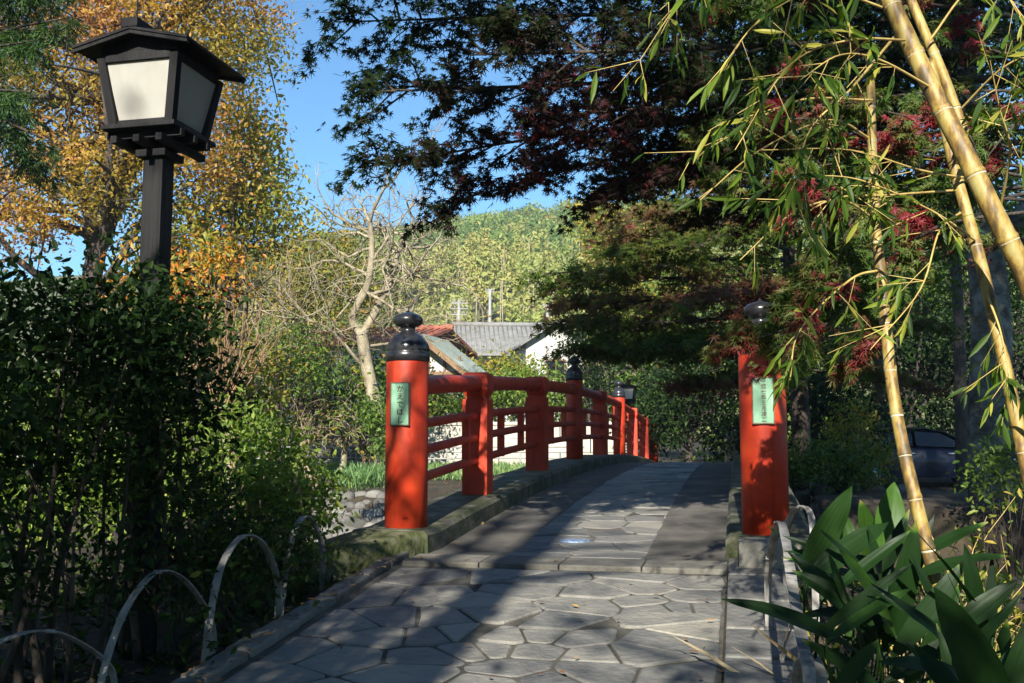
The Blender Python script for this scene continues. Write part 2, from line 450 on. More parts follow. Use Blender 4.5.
def leaves(mb, pos, d, nrm, size, tmpl, rnd, mi=0):
    """put a template at each pos; d = leaf direction, nrm = rough normal"""
    V, Fs = tmpl
    pos = np.asarray(pos, float)
    d = unit(d); y = unit(np.cross(nrm, d)); z = np.cross(d, y)
    s = np.broadcast_to(np.asarray(size, float), (len(pos),))
    VV = pos[:, None, :] + s[:, None, None] * (V[None, :, 0:1] * d[:, None, :] + V[None, :, 1:2] * y[:, None, :] + V[None, :, 2:3] * z[:, None, :])
    mb.tile(VV, Fs, np.asarray(rnd, float), mi)


def rv(n):
    return unit(rng.normal(size=(n, 3)))


def scatter(mb, centers, per, spread, size, tmpl, up=.5, droop=0.0, crnd=None, jit=.35, flat=1.0, outc=None):
    """clumps of leaves round centres"""
    centers = np.asarray(centers, float); n = len(centers)
    if crnd is None:
        crnd = rng.random(n)
    c = np.repeat(centers, per, 0)
    off = rng.normal(size=(n * per, 3)) * spread
    off[:, 2] *= flat
    pos = c + off
    d = rv(len(pos)); d[:, 2] -= droop
    if outc is not None:
        d += unit(pos - outc) * .8
    nr = rv(len(pos)) * (1 - up) + np.array((0, 0, 1.0)) * up
    r = np.clip(np.repeat(crnd, per) * (1 - jit) + rng.random(len(pos)) * jit, 0, 1)
    leaves(mb, pos, d, nr, size * rng.uniform(.5, 1.4, len(pos)), tmpl, r)


def lobe_points(lobes, n, shell=.55, gap=None, gk=1.0):
    """points through the volume of ellipsoid lobes, sparser where the gap noise is high"""
    w = np.array([l[1][0] * l[1][1] * l[1][2] for l in lobes]) ** .67
    pick = rng.choice(len(lobes), n, p=w / w.sum())
    c = np.array([l[0] for l in lobes], float)[pick]; r = np.array([l[1] for l in lobes], float)[pick]
    rad = shell + (1 - shell) * rng.random(n) ** .6
    rad *= 1 + .12 * rng.normal(size=n)
    p = c + rv(n) * r * rad[:, None]
    if gap is not None:
        g = np.sin(p[:, 0] * 1.9 * gk + p[:, 2] * .8 * gk) * np.sin(p[:, 1] * 1.7 * gk - 1) * np.sin(p[:, 2] * 2.3 * gk + p[:, 0] * .7 * gk + .5)
        p = p[g < gap]
    return p


def grow(mb, tips, p, d, L, r, depth, prm, top=True):
    """recursive limbs; fills tips with (position, direction) of the finest branches"""
    n = prm.get('seg', 6)
    pts = [np.array(p, float)]; d = unit(np.array(d, float)); dirs = [d]
    for i in range(n):
        d = unit(d + rng.normal(size=3) * prm.get('wob', .16) + np.array((0, 0, prm.get('up', .05))) * (1 if depth else 1))
        pts.append(pts[-1] + d * L / n); dirs.append(d)
    pts = np.array(pts)
    rr = np.linspace(r, r * (prm.get('tap', .55) if depth else .3), n + 1)
    mb.tube(pts, rr, prm.get('k', 7) if depth >= 2 else (5 if depth == 1 else 4), caps=False)
    if depth == 0:
        for i in range(1, n + 1):
            tips.append((pts[i], dirs[i]))
        return
    m = prm.get('kids', 5)
    lo = prm.get('low', .35) if top else .2
    for j in range(m):
        u = lo + (1 - lo) * (j + rng.random() * .7) / m
        i = min(n, int(u * n)); q = pts[i]
        side = unit(np.cross(dirs[i], rv(1)[0]))
        ang = prm.get('ang', .9) * rng.uniform(.7, 1.2)
        nd = unit(dirs[i] * cos(ang) + side * sin(ang))
        nd[2] *= prm.get('flat', 1.0)
        grow(mb, tips, q, nd, L * prm.get('ratio', .6) * rng.uniform(.7, 1.15) * (1.15 - .5 * u * (1 if top else 0)), rr[i] * .6, depth - 1, prm, False)
    grow(mb, tips, pts[-1], dirs[-1], L * prm.get('ratio', .6) * .9, rr[-1] * .8, depth - 1, prm, False)


# ------------------------------------------------------------------ levels
def zpath(s):
    s = np.asarray(s, float)
    return np.where(s < -.6, np.maximum(.096 * (s + .6), -.85), 0.0)


def zkerb(s):
    s = np.asarray(s, float)
    return .17 + .46 * (1 - ((np.clip(s, 0, 23.5) - 11.75) / 11.75) ** 2)


def zdeck(s):
    s = np.asarray(s, float)
    return np.where(s < 0, zpath(s), .46 * (1 - ((np.clip(s, 0, 23.5) - 11.75) / 11.75) ** 2))


def hillz(x, y):
    ridge = 47.5 - .09 * np.maximum(0, -x - 5) - .0 * x + 3 * np.sin(x * .03 + .5)
    u = np.clip((y - 82) / 148, 0, 1)
    return 2.2 + u ** .85 * ridge * (1 - .0 * u) - .05 * np.maximum(0, y - 232) + 1.2 * u * np.sin(x * .11) * np.sin(y * .09)


def gz(x, y):
    x = np.asarray(x, float); y = np.asarray(y, float)
    s, t = ST(x, y)
    near = zpath(s) - .05 + .03 * wob(x, y)
    near = near - .10 * sstep(np.abs(t - 1.4), 1.3, 1.9)
    far = -.35 + .35 * sstep(s, 18, 24) + .028 * np.maximum(0, s - 24) + .05 * wob(x, y, .5)
    z = near + (-2.0 - near) * sstep(s, .7, 2.8)
    z = z + (far - z) * sstep(s, 14.5, 18.2)
    return np.where(y > 82, hillz(x, y), z)


# ------------------------------------------------------------------ ground, hill, water
xs = np.concatenate([np.linspace(-300, -42, 14), np.linspace(-40, -12, 29), np.arange(-11.7, 12, .3), np.linspace(12.3, 40, 29), np.linspace(42, 300, 14)])
ys = np.concatenate([np.linspace(-80, -11, 10), np.arange(-10, 36, .3), np.linspace(36.5, 82, 26)])
XX, YY = np.meshgrid(xs, ys)
mb = MB(); mb.grid(np.dstack([XX, YY, gz(XX, YY)]))
struct(mb.build("ground", M['soil']))
xs = np.linspace(-320, 320, 90); ys = np.linspace(81.9, 330, 44)
XX, YY = np.meshgrid(xs, ys)
mb = MB(); mb.grid(np.dstack([XX, YY, np.where(YY < 82.5, gz(XX, YY * 0 + 81.9) - .02, hillz(XX, YY))]))
struct(mb.build("hill", M['hill']))
mb = MB(); mb.grid(np.array([[BR(s, t, -1.72) for t in np.linspace(-70, 70, 60)] for s in (1.6, 6, 10, 15.6)]))
struct(mb.build("river_water", M['water']))


# ------------------------------------------------------------------ paving
def clip_half(poly, n, c):
    out = []
    m = len(poly)
    for i in range(m):
        a, b = poly[i], poly[(i + 1) % m]
        da, db = a.dot(n) - c, b.dot(n) - c
        if da <= 0: out.append(a)
        if da * db < 0: out.append(a + (b - a) * (da / (da - db)))
    return out


def paving(mb, s0, s1, t0, t1, n, zf, gap=.02, lift=.005, relax=1, asp=1.0):
    pts = np.column_stack([rng.uniform(s0, s1, n), rng.uniform(t0, t1, n)])
    sc = np.array((asp, 1.0))
    for it in range(relax + 1):
        polys = []
        for i in range(n):
            poly = [np.array(q) for q in ((s0, t0), (s1, t0), (s1, t1), (s0, t1))]
            g = gap / 2 if it == relax else 0
            d2 = (((pts - pts[i]) * sc) ** 2).sum(1)
            for j in np.argsort(d2)[1:22]:
                nn = (pts[j] - pts[i]) * sc * sc
                mid = (pts[j] + pts[i]) / 2
                ln = np.linalg.norm(nn)
                poly = clip_half(poly, nn / ln, mid.dot(nn) / ln - g)
                if len(poly) < 3: break
            polys.append(poly)
        if it < relax:
            pts = np.array([np.mean(p, 0) * .55 + q * .45 if len(p) > 2 else q for p, q in zip(polys, pts)])
    for poly in polys:
        if len(poly) < 3: continue
        q = np.array(poly)
        a2 = q[:, 0] * np.roll(q[:, 1], -1) - np.roll(q[:, 0], -1) * q[:, 1]
        if abs(a2.sum()) < .004: continue
        # chamfer the corners and roughen the outline
        out = []
        m = len(q)
        for i in range(m):
            p0, p1, p2 = q[i - 1], q[i], q[(i + 1) % m]
            l0, l1 = np.linalg.norm(p0 - p1), np.linalg.norm(p2 - p1)
            if min(l0, l1) < .015: continue
            c = min(.02, l0 * .2, l1 * .2)
            out.append(p1 + (p0 - p1) / l0 * c); out.append(p1 + (p2 - p1) / l1 * c)
            k = max(1, int(l1 / .16))
            for h in range(1, k):
                f = h / k
                out.append(p1 + (p2 - p1) * f + rng.normal(size=2) * .006)
        q = np.array(out)
        if len(q) < 4: continue
        cen = q.mean(0)
        dz = rng.uniform(-.006, .006) + lift; tl = rng.normal(size=2) * .006
        inn = cen + (q - cen) * (1 - .012 / max(.12, np.sqrt(((q - cen) ** 2).sum(1)).mean()))
        k = len(q)
        def Z(p, h): return float(zf(p[0])) + h + (p - cen).dot(tl)
        V = [BR(p[0], p[1], Z(p, dz)) for p in inn] + [BR(p[0], p[1], Z(p, dz - .008)) for p in q] + [BR(p[0], p[1], float(zf(p[0])) - .05) for p in q]
        Fs = [tuple(range(k))]
        for r0 in (0, k):
            Fs += [(r0 + i, r0 + k + i, r0 + k + (i + 1) % k, r0 + (i + 1) % k) for i in range(k)]
        mb.add(V, Fs, float(np.clip(rng.normal(.5, .19), 0, 1)))


# the approach path: mortar bed and crazy paving
mb = MB()
ss = np.linspace(-16, -.62, 60)
mb.grid(np.array([[BR(s, t, float(zpath(s)) - .004) for t in (.22, 1, 1.8, 2.52)] for s in ss]), 0)
b2 = MB(); paving(b2, -9, -.95, .28, 2.5, 180, zpath, .014, relax=1, asp=1.2)
b3 = MB(); paving(b3, -16, -9, .25, 2.5, 60, zpath, .03, relax=0)
po = mb.build("path", M['mortar'])
struct(po)
o = b2.build("path_flagstones", M['flag'], fix=True); struct(o)
o = b3.build("path_flagstones", M['flag'], fix=True); struct(o)
# border stones on both sides
mb = MB()
s = -15.5
while s < -.9:
    l = rng.uniform(.35, .6)
    mb.box(BR(s + l / 2, .155, float(zpath(s + l / 2)) - .02), (.065 + rng.normal() * .006, l / 2 - .008, .06), np.array([(TX[0], TX[1], 0), (AX[0], AX[1], .09), (0, 0, 1)]), .014, rnd=rng.random() * .6)
    s += l
s = -15.5
while s < -.75:
    l = rng.uniform(.45, .75)
    mb.box(BR(s + l / 2, 2.71, float(zpath(s + l / 2)) - .05), (.18, l / 2 - .008, .06), np.array([(TX[0], TX[1], 0), (AX[0], AX[1], .09), (0, 0, 1)]), .016, rnd=rng.random() * .5)
    s += l
struct(mb.build("path_edging", M['flag']))

# ------------------------------------------------------------------ the bridge
bridge = thing("arched_bridge", BR(0, 1.4, 0), "arched footbridge with vermilion railings and a strip of flagstones along its deck", "bridge")
SS = np.linspace(0, 23.5, 48)
# deck slab with asphalt top
mb = MB()
top = np.array([[BR(s, t, float(zdeck(s))) for t in (.28, .9, 1.9, 2.52)] for s in np.concatenate([[-.6], SS])])
mb.grid(top)
mb.build("deck_surface", M['asphalt'], bridge)
mb = MB()
for a in (0,):
    ring = []
    for s in np.concatenate([[-.35], SS, [24.2]]):
        zt = float(zdeck(max(s, 0))) - .012
        ring.append([BR(s, -.42, zt), BR(s, 3.22, zt), BR(s, 3.22, zt - .45), BR(s, -.42, zt - .45), BR(s, -.42, zt)])
    mb.grid(np.array(ring), smooth=False)
mb.build("girder_slab", M['concrete'], bridge, fix=True)
mb = MB(); paving(mb, -.42, 23.2, .9, 1.93, 190, zdeck, .014, .006, relax=1, asp=1.25)
mb.build("flagstone_strip", M['flag'], bridge, fix=True)
# threshold band
mb = MB()
for k in range(4):
    t0 = .27 + k * .565
    mb.box(BR(-.68, t0 + .28, -.035), (.278, .20, .045), np.array([(TX[0], TX[1], 0), (AX[0], AX[1], 0.02), (0, 0, 1)]), .01, rnd=rng.random())
mb.build("threshold_band", M['band'], bridge)
# small iron cover in the paving
c = P(575, 543.5, 8.28); c[2] = float(zdeck(.15)) + .020
mb = MB(); mb.lathe([(.13, 0), (.13, .012), (.118, .016), (.114, .010), (.09, .010), (.085, .015), (.03, .015), (.025, .010), (.0, .010)], c, 24)
for a in range(8):
    q = c + np.array((cos(a * pi / 4), sin(a * pi / 4), 0)) * .062
    mb.box(q + (0, 0, .012), (.022, .006, .005), np.array([(cos(a * pi / 4), sin(a * pi / 4), 0), (-sin(a * pi / 4), cos(a * pi / 4), 0), (0, 0, 1)]))
cov = mb.build("cover_plate", M['iron'], bridge)
# kerbs
def kerb(t0, t1):
    mb = MB()
    rows = []
    for s in np.concatenate([[-.34], SS, [23.8]]):
        z = float(zkerb(s)); j = .008 * wob(s * 2.1, t0 * 3)
        lo = float(zdeck(max(s, 0))) - .3
        rows.append([BR(s, t0, lo), BR(s, t0 + .0, z - .03 + j), BR(s, t0 + .03, z + j), BR(s, t1 - .035, z + j), BR(s, t1, z - .035 + j), BR(s, t1 + .01, lo), BR(s, t0, lo)])
    mb.grid(np.array(rows), smooth=False)
    mb.add(rows[0][:6], [tuple(range(6))]); mb.add(rows[-1][:6], [tuple(range(6))])
    return mb.build("kerb", M['concrete'], bridge, fix=True)
kerb(-.34, .29); kerb(2.51, 3.14)
# mossy wing of the left kerb curling outwards
mb = MB()
wing = spline([BR(-.30, -.02, 0), BR(-.72, -.12, 0), BR(-1.08, -.34, 0), BR(-1.35, -.72, 0)], 9)
rows = []
for i, p in enumerate(wing):
    tn = unit(wing[min(i + 1, 8)] - wing[max(i - 1, 0)]); nn = np.array((-tn[1], tn[0], 0)); wd = .29 - .006 * i
    zt = .165 - .010 * i; rows.append([p + nn * wd + (0, 0, -.35), p + nn * wd + (0, 0, zt - .05), p + nn * (wd - .05) + (0, 0, zt), p - nn * (wd - .05) + (0, 0, zt + .01 * sin(i)), p - nn * wd + (0, 0, zt - .05), p - nn * wd + (0, 0, -.35)])
mb.grid(np.array(rows)); mb.add(rows[-1], [tuple(range(6))]); mb.add(rows[0], [tuple(range(6))])
mb.build("kerb_wing", M['moss'], bridge, fix=True)
# right plinth block
mb = MB()
mb.box(BR(-.52, 2.84, -.02), (.24, .20, .19), np.array([(TX[0], TX[1], 0), (AX[0], AX[1], 0), (0, 0, 1)]), .02)
mb.build("plinth_block", M['block'], bridge)

B3 = np.array([(TX[0], TX[1], 0), (AX[0], AX[1], 0), (0, 0, 1)])


def glyphs(txt, size):
    cu = bpy.data.curves.new("t", 'FONT'); cu.body = txt; cu.size = size; cu.align_x = 'CENTER'; cu.align_y = 'CENTER'; cu.extrude = .004; cu.resolution_u = 3
    ob = bpy.data.objects.new("t", cu); COL.objects.link(ob)
    dg = bpy.context.evaluated_depsgraph_get()
    me = ob.evaluated_get(dg).to_mesh()
    V = np.array([v.co[:] for v in me.vertices]).reshape(-1, 3); Fs = [tuple(p.vertices) for p in me.polygons]
    ob.evaluated_get(dg).to_mesh_clear()
    bpy.data.objects.remove(ob); bpy.data.curves.remove(cu)
    return V, Fs


CAP = [(1.03, 0), (1.03, .068), (1.0, .074), (.985, .08), (1.0, .086), (1.01, .125), (.955, .148), (.83, .182), (.66, .214), (.5, .232), (.40, .238), (.34, .252), (.33, .272), (.37, .284), (.52, .292), (.665, .315), (.715, .34), (.68, .365), (.52, .386), (.28, .399), (.12, .408), (.05, .42), (.0, .438)]


def main_post(s, t, r, hred, plate=None, lab=None):
    z = float(zkerb(s))
    mb = MB()
    mb.lathe([(r, -.02), (r, hred * .5), (r, hred - .012), (r * .985, hred)], BR(s, t, z), 36)
    o = mb.build("main_post", M['red'], bridge)
    if lab: o["label"] = lab
    mb = MB(); k = r / .17
    mb.lathe([(a * r, h * (.94 if r < .16 else 1)) for a, h in CAP], BR(s, t, z + hred), 36)
    mb.build("post_cap", M['cap'], o)
    if plate:
        txt, size, gap, off = plate
        mb = MB()
        zc = z + .975
        cpt = BR(s - r - .002, t, zc)
        mb.box(cpt, (.079, .012, .172), B3, .004)
        pl = mb.build("name_plate", M['plate'], o)
        mb = MB()
        for x in (-1, 1):
            mb.box(BR(s - r - .014, t + x * .0755, zc), (.0045, .0045, .172), B3, .001)
            mb.box(BR(s - r - .014, t, zc + x * .1685), (.071, .0045, .0045), B3, .001)
        y0 = zc + off
        for ch, kx in txt:
            V, Fs = glyphs(ch, size * kx)
            if len(V):
                q = np.column_stack([V[:, 0], -V[:, 2], V[:, 1]]) @ B3 + BR(s - r - .0165, t + .004, y0)
                mb.add(q, Fs)
            y0 -= gap
        mb.build("plate_lettering", M['letter'], o)
    return o


def rail_post(s, t):
    z = float(zkerb(s)); mb = MB()
    mb.box(BR(s, t, z + .47), (.132, .132, .49), B3, .012)
    mb.box(BR(s, t, z + .985), (.105, .105, .035), B3, .006)
    mb.box(BR(s, t, z + 1.02), (.11, .11, .03), B3, .004, taper=1.2)
    mb.box(BR(s, t, z + 1.13), (.135, .135, .083), B3, .012)
    mb.box(BR(s, t, z + 1.22), (.125, .125, .012), B3, .004, taper=.9)
    return mb.build("rail_post", M['red'], bridge)


MP = [(0, 1), (8.45, 0), (14.7, 0), (23.4, 1)]
IP = [2.25, 5.35, 11.55, 17.6, 20.7]
for t in (0.0, 2.8):
    for s, big in MP:
        pl = None; lab = None
        if s == 0 and t == 0:
            pl = ([(c, 1) for c in "かえではし"], .060, .062, .118); lab = "left entrance post with green plate of five hiragana and black onion cap"
        if s == 0 and t > 0:
            pl = ([(c, 1) for c in "平成七年三月竣工"], .040, .0405, .142); lab = "right entrance post with green plate of kanji and red maple leaves over its cap"
        main_post(s, t, .172 if big else .137, 1.325 if (big and s == 0) else 1.28, pl, lab)
    for s in IP:
        rail_post(s, t)
    al = sorted([s for s, b in MP] + IP)
    for a, b in zip(al[:-1], al[1:]):
        q = np.linspace(a, b, 7)
        mb = MB(); mb.tube([BR(s, t, float(zkerb(s)) + 1.125) for s in q], .082, 16); mb.build("top_rail", M['red'], bridge)
        for h in (.80, .575, .345):
            mb = MB(); mb.tube([BR(s, t, float(zkerb(s)) + h) for s in q], .043, 12); mb.build("middle_rail", M['red'], bridge)
        us = (.17, .80) if a == 0 else (.33, .67)
        for u in us:
            s = a + (b - a) * u
            mb = MB(); mb.box(BR(s, t, float(zkerb(s)) + .5725), (.036, .036, .27), B3, .004); mb.build("baluster", M['red'], bridge)

# ------------------------------------------------------------------ lamps
def street_lamp(base, ztop, k, label, cat="lamp", group="lantern lamps by the bridge"):
    """gabled square lantern on a square post; ztop = underside of the lantern cradle"""
    base = np.asarray(base, float)
    t = thing("street_lamp", base, label, cat, group)
    def q(x, y, z): return base * (1, 1, 0) + (TX[0] * x * k + AX[0] * y * k, TX[1] * x * k + AX[1] * y * k, ztop + z * k)
    mb = MB(); h = (ztop - base[2] + .2)
    mb.box(base + (0, 0, h / 2 - .1), (.066 * k, .066 * k, h / 2), B3, .006)
    mb.build("lamp_post", M['pole'], t)
    mb = MB()
    for x in (-.15, 0, .15):
        mb.box(q(x, 0, -.0), (.020 * k, .25 * k, .022 * k), B3, .003)
    for y in (-.15, 0, .15):
        mb.box(q(0, y, .046), (.25 * k, .020 * k, .022 * k), B3, .003)
    mb.box(q(0, 0, -.045), (.10 * k, .10 * k, .022 * k), B3, .004)
    for x in (-1, 1):
        for y in (-1, 1):
            mb.box(q(x * .15, y * .15, .05), (.018 * k, .018 * k, .045 * k), B3, .002)
    mb.box(q(0, 0, .083), (.245 * k, .245 * k, .014 * k), B3, .004)
    mb.build("cradle", M['pole'], t)
    b0, b1, z0, z1 = .185, .245, .10, .50
    mb = MB()
    for x in (-1, 1):
        for y in (-1, 1):
            ax = [q(x * (b0 + (b1 - b0) * f), y * (b0 + (b1 - b0) * f), z0 + (z1 - z0) * f) for f in (0, 1)]
            r = .026 * k
            V = []
            for p in ax:
                for dx, dy in ((-1, -1), (1, -1), (1, 1), (-1, 1)):
                    V.append(p + np.array((TX[0] * dx * r + AX[0] * dy * r, TX[1] * dx * r + AX[1] * dy * r, 0)))
            mb.add(V, [(3, 2, 1, 0), (4, 5, 6, 7)] + [(i, (i + 1) % 4, 4 + (i + 1) % 4, 4 + i) for i in range(4)])
    for z, b, hh in ((z0 + .012, b0, .018), (z1 - .005, b1, .022)):
        for x in (-1, 1):
            mb.box(q(x * b, 0, z), (.020 * k, b * k - .027 * k, hh * k), B3, .003)
            mb.box(q(0, x * b, z), (b * k - .027 * k, .020 * k, hh * k), B3, .003)
    mb.box(q(0, 0, z1 + .03), (.255 * k, .255 * k, .012 * k), B3, .002)
    mb.build("lantern_frame", M['pole'], t)
    for x, y in ((1, 0), (-1, 0), (0, 1), (0, -1)):
        mb = MB()
        c0, c1 = b0 - .026, b1 - .026
        V = []
        for off in (0, -.008):
            for (b, c, z) in ((b0 + off, c0, z0 + .03), (b1 + off, c1, z1 - .028)):
                for sgn in (-1, 1):
                    V.append(q(x * b + y * sgn * c, y * b + x * sgn * c, z))
        mb.add(V, [(0, 1, 3, 2), (4, 6, 7, 5), (0, 2, 6, 4), (1, 5, 7, 3), (0, 4, 5, 1), (2, 3, 7, 6)])
        mb.build("lamp_panel", M['panel'], t, fix=True)
    # gable roof, ridge along y
    mb = MB()
    e, l, rz, ez, th = .38, .36, .645, .555, .016
    for sx in (-1, 1):
        V = [q(0, -l, rz), q(0, l, rz), q(sx * e, l, ez), q(sx * e, -l, ez)]
        V += [p - np.array((0, 0, th * k)) for p in V]
        mb.add(V, [(0, 1, 2, 3), (7, 6, 5, 4), (0, 3, 7, 4), (3, 2, 6, 7), (2, 1, 5, 6), (1, 0, 4, 5)])
    for y in (-.245, .245):
        mb.prism([(-.25, .54), (.25, .54), (.25, .575), (0, .635), (-.25, .575)], y - .012, y + .012, lambda a, z, yy: q(a, yy, z))
    for y in (-.34, .34):
        for sx in (-1, 1):
            V = []
            for off in (-.012, .012):
                V += [q(0, y + off, rz - .018), q(sx * e * .99, y + off, ez - .018), q(sx * e * .99, y + off, ez - .038), q(0, y + off, rz - .040)]
            mb.add(V, [(0, 1, 2, 3), (7, 6, 5, 4), (0, 4, 5, 1), (1, 5, 6, 2), (2, 6, 7, 3), (3, 7, 4, 0)])
    mb.build("lamp_roof", M['pole'], t, fix=True)
    mb = MB(); mb.box(q(0, 0, rz + .022), (.055 * k, .365 * k, .030 * k), B3, .006)
    mb.build("ridge_cap", M['pole'], t)
    return t


lp = P(157.5, 200, 5.7)
street_lamp((lp[0], lp[1], float(gz(lp[0], lp[1]))), 2.545, .95, "large black gabled lantern on a square post rising from the dark hedge")
lp = P(628, 385, 27.5)
street_lamp((lp[0], lp[1], float(gz(lp[0], lp[1]))), 1.98, .80, "small far lantern seen above the railing at the far end of the bridge")

def rock_mesh(seed, c, r):
    rg = np.random.default_rng(seed)
    bm = bmesh.new(); bmesh.ops.create_icosphere(bm, subdivisions=3, radius=1)
    ph = rg.uniform(0, 6, 3); V = np.array([v.co[:] for v in bm.verts])
    for k in range(7):
        n = unit(rg.normal(size=3)); dd = V @ n; V -= np.outer(np.maximum(0, dd - rg.uniform(.62, .85)) * .85, n)
    V *= 1 + .05 * np.sin(V[:, [0]] * 5 + ph[0]) * np.sin(V[:, [1]] * 6 + ph[1]) + .03 * np.sin(V[:, [2]] * 11 + ph[2])
    Fs = [[v.index for v in f.verts] for f in bm.faces]; bm.free()
    mb = MB(); mb.add(V * r + c, Fs, rg.random(), 0, True)
    return mb



# ------------------------------------------------------------------ houses, walls, poles beyond the river
def ortho(c, rz):
    a = R(rz)
    ex, ey = np.array((cos(a), sin(a), 0)), np.array((-sin(a), cos(a), 0))
    return lambda x, y, z: np.asarray(c) + ex * x + ey * y + np.array((0, 0, z)), np.array([ex, ey, (0, 0, 1)])


def slab_roof(mb, q, x0, x1, y0, y1, z0, z1, th, ribs=0, mi=0):
    """one roof plane: x0..x1 wide, running from (y0,z0) up to (y1,z1)"""
    V = [q(x0, y0, z0), q(x1, y0, z0), q(x1, y1, z1), q(x0, y1, z1)]
    V = [v + np.array((0, 0, th)) for v in V] + V
    mb.add(V, [(0, 1, 2, 3), (7, 6, 5, 4), (0, 4, 5, 1), (1, 5, 6, 2), (2, 6, 7, 3), (3, 7, 4, 0)], mi=mi)
    for i in range(ribs):
        x = x0 + (x1 - x0) * (i + .5) / ribs
        mb.tube([q(x, y0, z0 + th), q(x, y1, z1 + th)], .055, 5, mi=mi)


def window(parent, q, B, x, y, z, w, h):
    mb = MB()
    for sx in (-1, 1):
        mb.box(q(x + sx * (w + .03), y, z), (.04, .05, h + .07), B)
        mb.box(q(x, y, z + sx * (h + .03)), (w - .012, .047, .04), B)
    mb.box(q(x, y, z), (.02, .035, h - .012), B)
    fr = mb.build("window", M['timber'], parent)
    mb = MB(); mb.box(q(x, y + .02, z), (w, .012, h), B); mb.build("pane", M['glass'], fr)


# red-roofed house
hc = P(384, 372, 44); hc[2] = float(gz(hc[0], hc[1])) - .1
q, B = ortho(hc, -18)
hs = thing("red_roofed_house", hc, "house with red tiled upper roof, pale walls and a brown timber gable above a lean-to", "house")
mb = MB(); mb.box(q(-2.0, 3.2, 2.45), (3.0, 3, 2.6), B, .02); mb.build("wall", M['plaster'], hs)
mb = MB()
slab_roof(mb, q, -5.6, 1.9, -.5, 3.2, 5.05, 5.95, .16, 22); slab_roof(mb, q, -5.6, 1.9, 6.9, 3.2, 5.05, 5.95, .16, 22)
mb.tube([q(-5.7, 3.2, 6.14), q(2.0, 3.2, 6.14)], .16, 8)
for x in (-5.0, 1.0):
    mb.prism([(.3, 5.03), (6.1, 5.03), (3.2, 5.9)], x - .05, x + .05, lambda a, z, xx: q(xx, a, z))
mb.build("roof", M['redtile'], hs, fix=True)
Q0 = q
q = lambda x, y, z: Q0(x + 3.4, y, z + .95)
# gable in front, ridge towards the viewer
mb = MB(); mb.box(q(-.2, -1.4, .9), (1.55, 1.1, 1.95), B, .01)
mb.prism([(-1.75, 2.85), (1.35, 2.85), (-.25, 4.0)], -2.5, -.3, lambda a, z, yy: q(a, yy, z)); mb.build("gable_wall", M['plaster'], hs, fix=True)
q2 = lambda x, y, z: q(y, x, z)
mb = MB(); slab_roof(mb, q2, -3.2, -.55, 2.75, -.2, 1.75, 4.05, .09, 9); slab_roof(mb, q2, -3.2, -.55, -2.2, -.2, 2.5, 4.05, .09, 7)
mb.build("lean_to_roof", M['sheet'], hs, fix=True)
mb = MB()
for (a, b) in (((2.7, 1.72), (-.2, 3.98)), ((-2.15, 2.47), (-.2, 3.98))):
    V = []
    for off in (-3.28, -3.205):
        V += [q(a[0], off, a[1] + .1), q(b[0], off, b[1] + .1), q(b[0], off, b[1] - .16), q(a[0], off, a[1] - .16)]
    mb.add(V, [(0, 1, 2, 3), (7, 6, 5, 4), (0, 4, 5, 1), (1, 5, 6, 2), (2, 6, 7, 3), (3, 7, 4, 0)])
for i in range(8):
    f = i / 7
    mb.box(q(-.2 + 2.7 * f, -2.85, 3.86 - 2.1 * f), (.05, .34, .06), B)
for x in (-.9, -.2, .5, 1.15):
    mb.box(q(x, -2.53, 2.75), (.05, .03, .55), B)
mb.box(q(-.2, -2.56, 2.6), (1.6, .035, .07), B)
mb.build("timber_frame", M['timber'], hs, fix=True)
window(hs, Q0, B, -3.4, .17, 3.9, .6, .5); window(hs, q, B, -.2, -2.52, 1.4, .7, .5)

# long grey roof
hc = P(508, 372, 72); hc[2] = float(gz(hc[0], hc[1]))
q, B = ortho(hc, 4)
hs = thing("grey_roofed_hall", hc, "long low building with a broad sunlit grey roof below the hill", "building")
mb = MB(); mb.box(q(.2, 4.6, 3.1), (4.6, 3.0, 3.2), B, .02); mb.build("wall", M['plaster'], hs)
mb = MB(); slab_roof(mb, q, -3.9, 5.4, .2, 4.6, 6.2, 8.75, .18, 26); slab_roof(mb, q, -3.9, 5.4, 9, 4.6, 6.2, 8.75, .18, 26)
mb.tube([q(-4, 4.6, 9.0), q(5.5, 4.6, 9.0)], .2, 8)
mb.build("roof", M['greytile'], hs, fix=True)
window(hs, q, B, -1.8, 1.18, 2.7, .8, .6); window(hs, q, B, 2.2, 1.18, 2.7, .8, .6)
# white house
hc = P(552, 385, 56); hc[2] = float(gz(hc[0], hc[1])) + .45
q, B = ortho(hc, 10)
hs = thing("white_gabled_house", hc, "white plaster house with a gable, half hidden by an evergreen", "house")
mb = MB(); mb.box(q(.3, 3, 2.4), (1.7, 2.6, 3.1), B, .02)
mb.prism([(-1.4, 5.5), (2.0, 5.5), (.3, 6.55)], .42, 5.58, lambda a, z, yy: q(a, yy, z)); mb.build("wall", M['plaster'], hs, fix=True)
mb = MB(); slab_roof(mb, q2 if False else (lambda x, y, z: q(y, x, z)), -.1, 6.1, -1.8, .3, 5.25, 6.62, .1, 12); slab_roof(mb, lambda x, y, z: q(y, x, z), -.1, 6.1, 2.4, .3, 5.25, 6.62, .1, 12)
mb.build("roof", M['greytile'], hs, fix=True)
window(hs, q, B, .3, .38, 4.0, .5, .5)

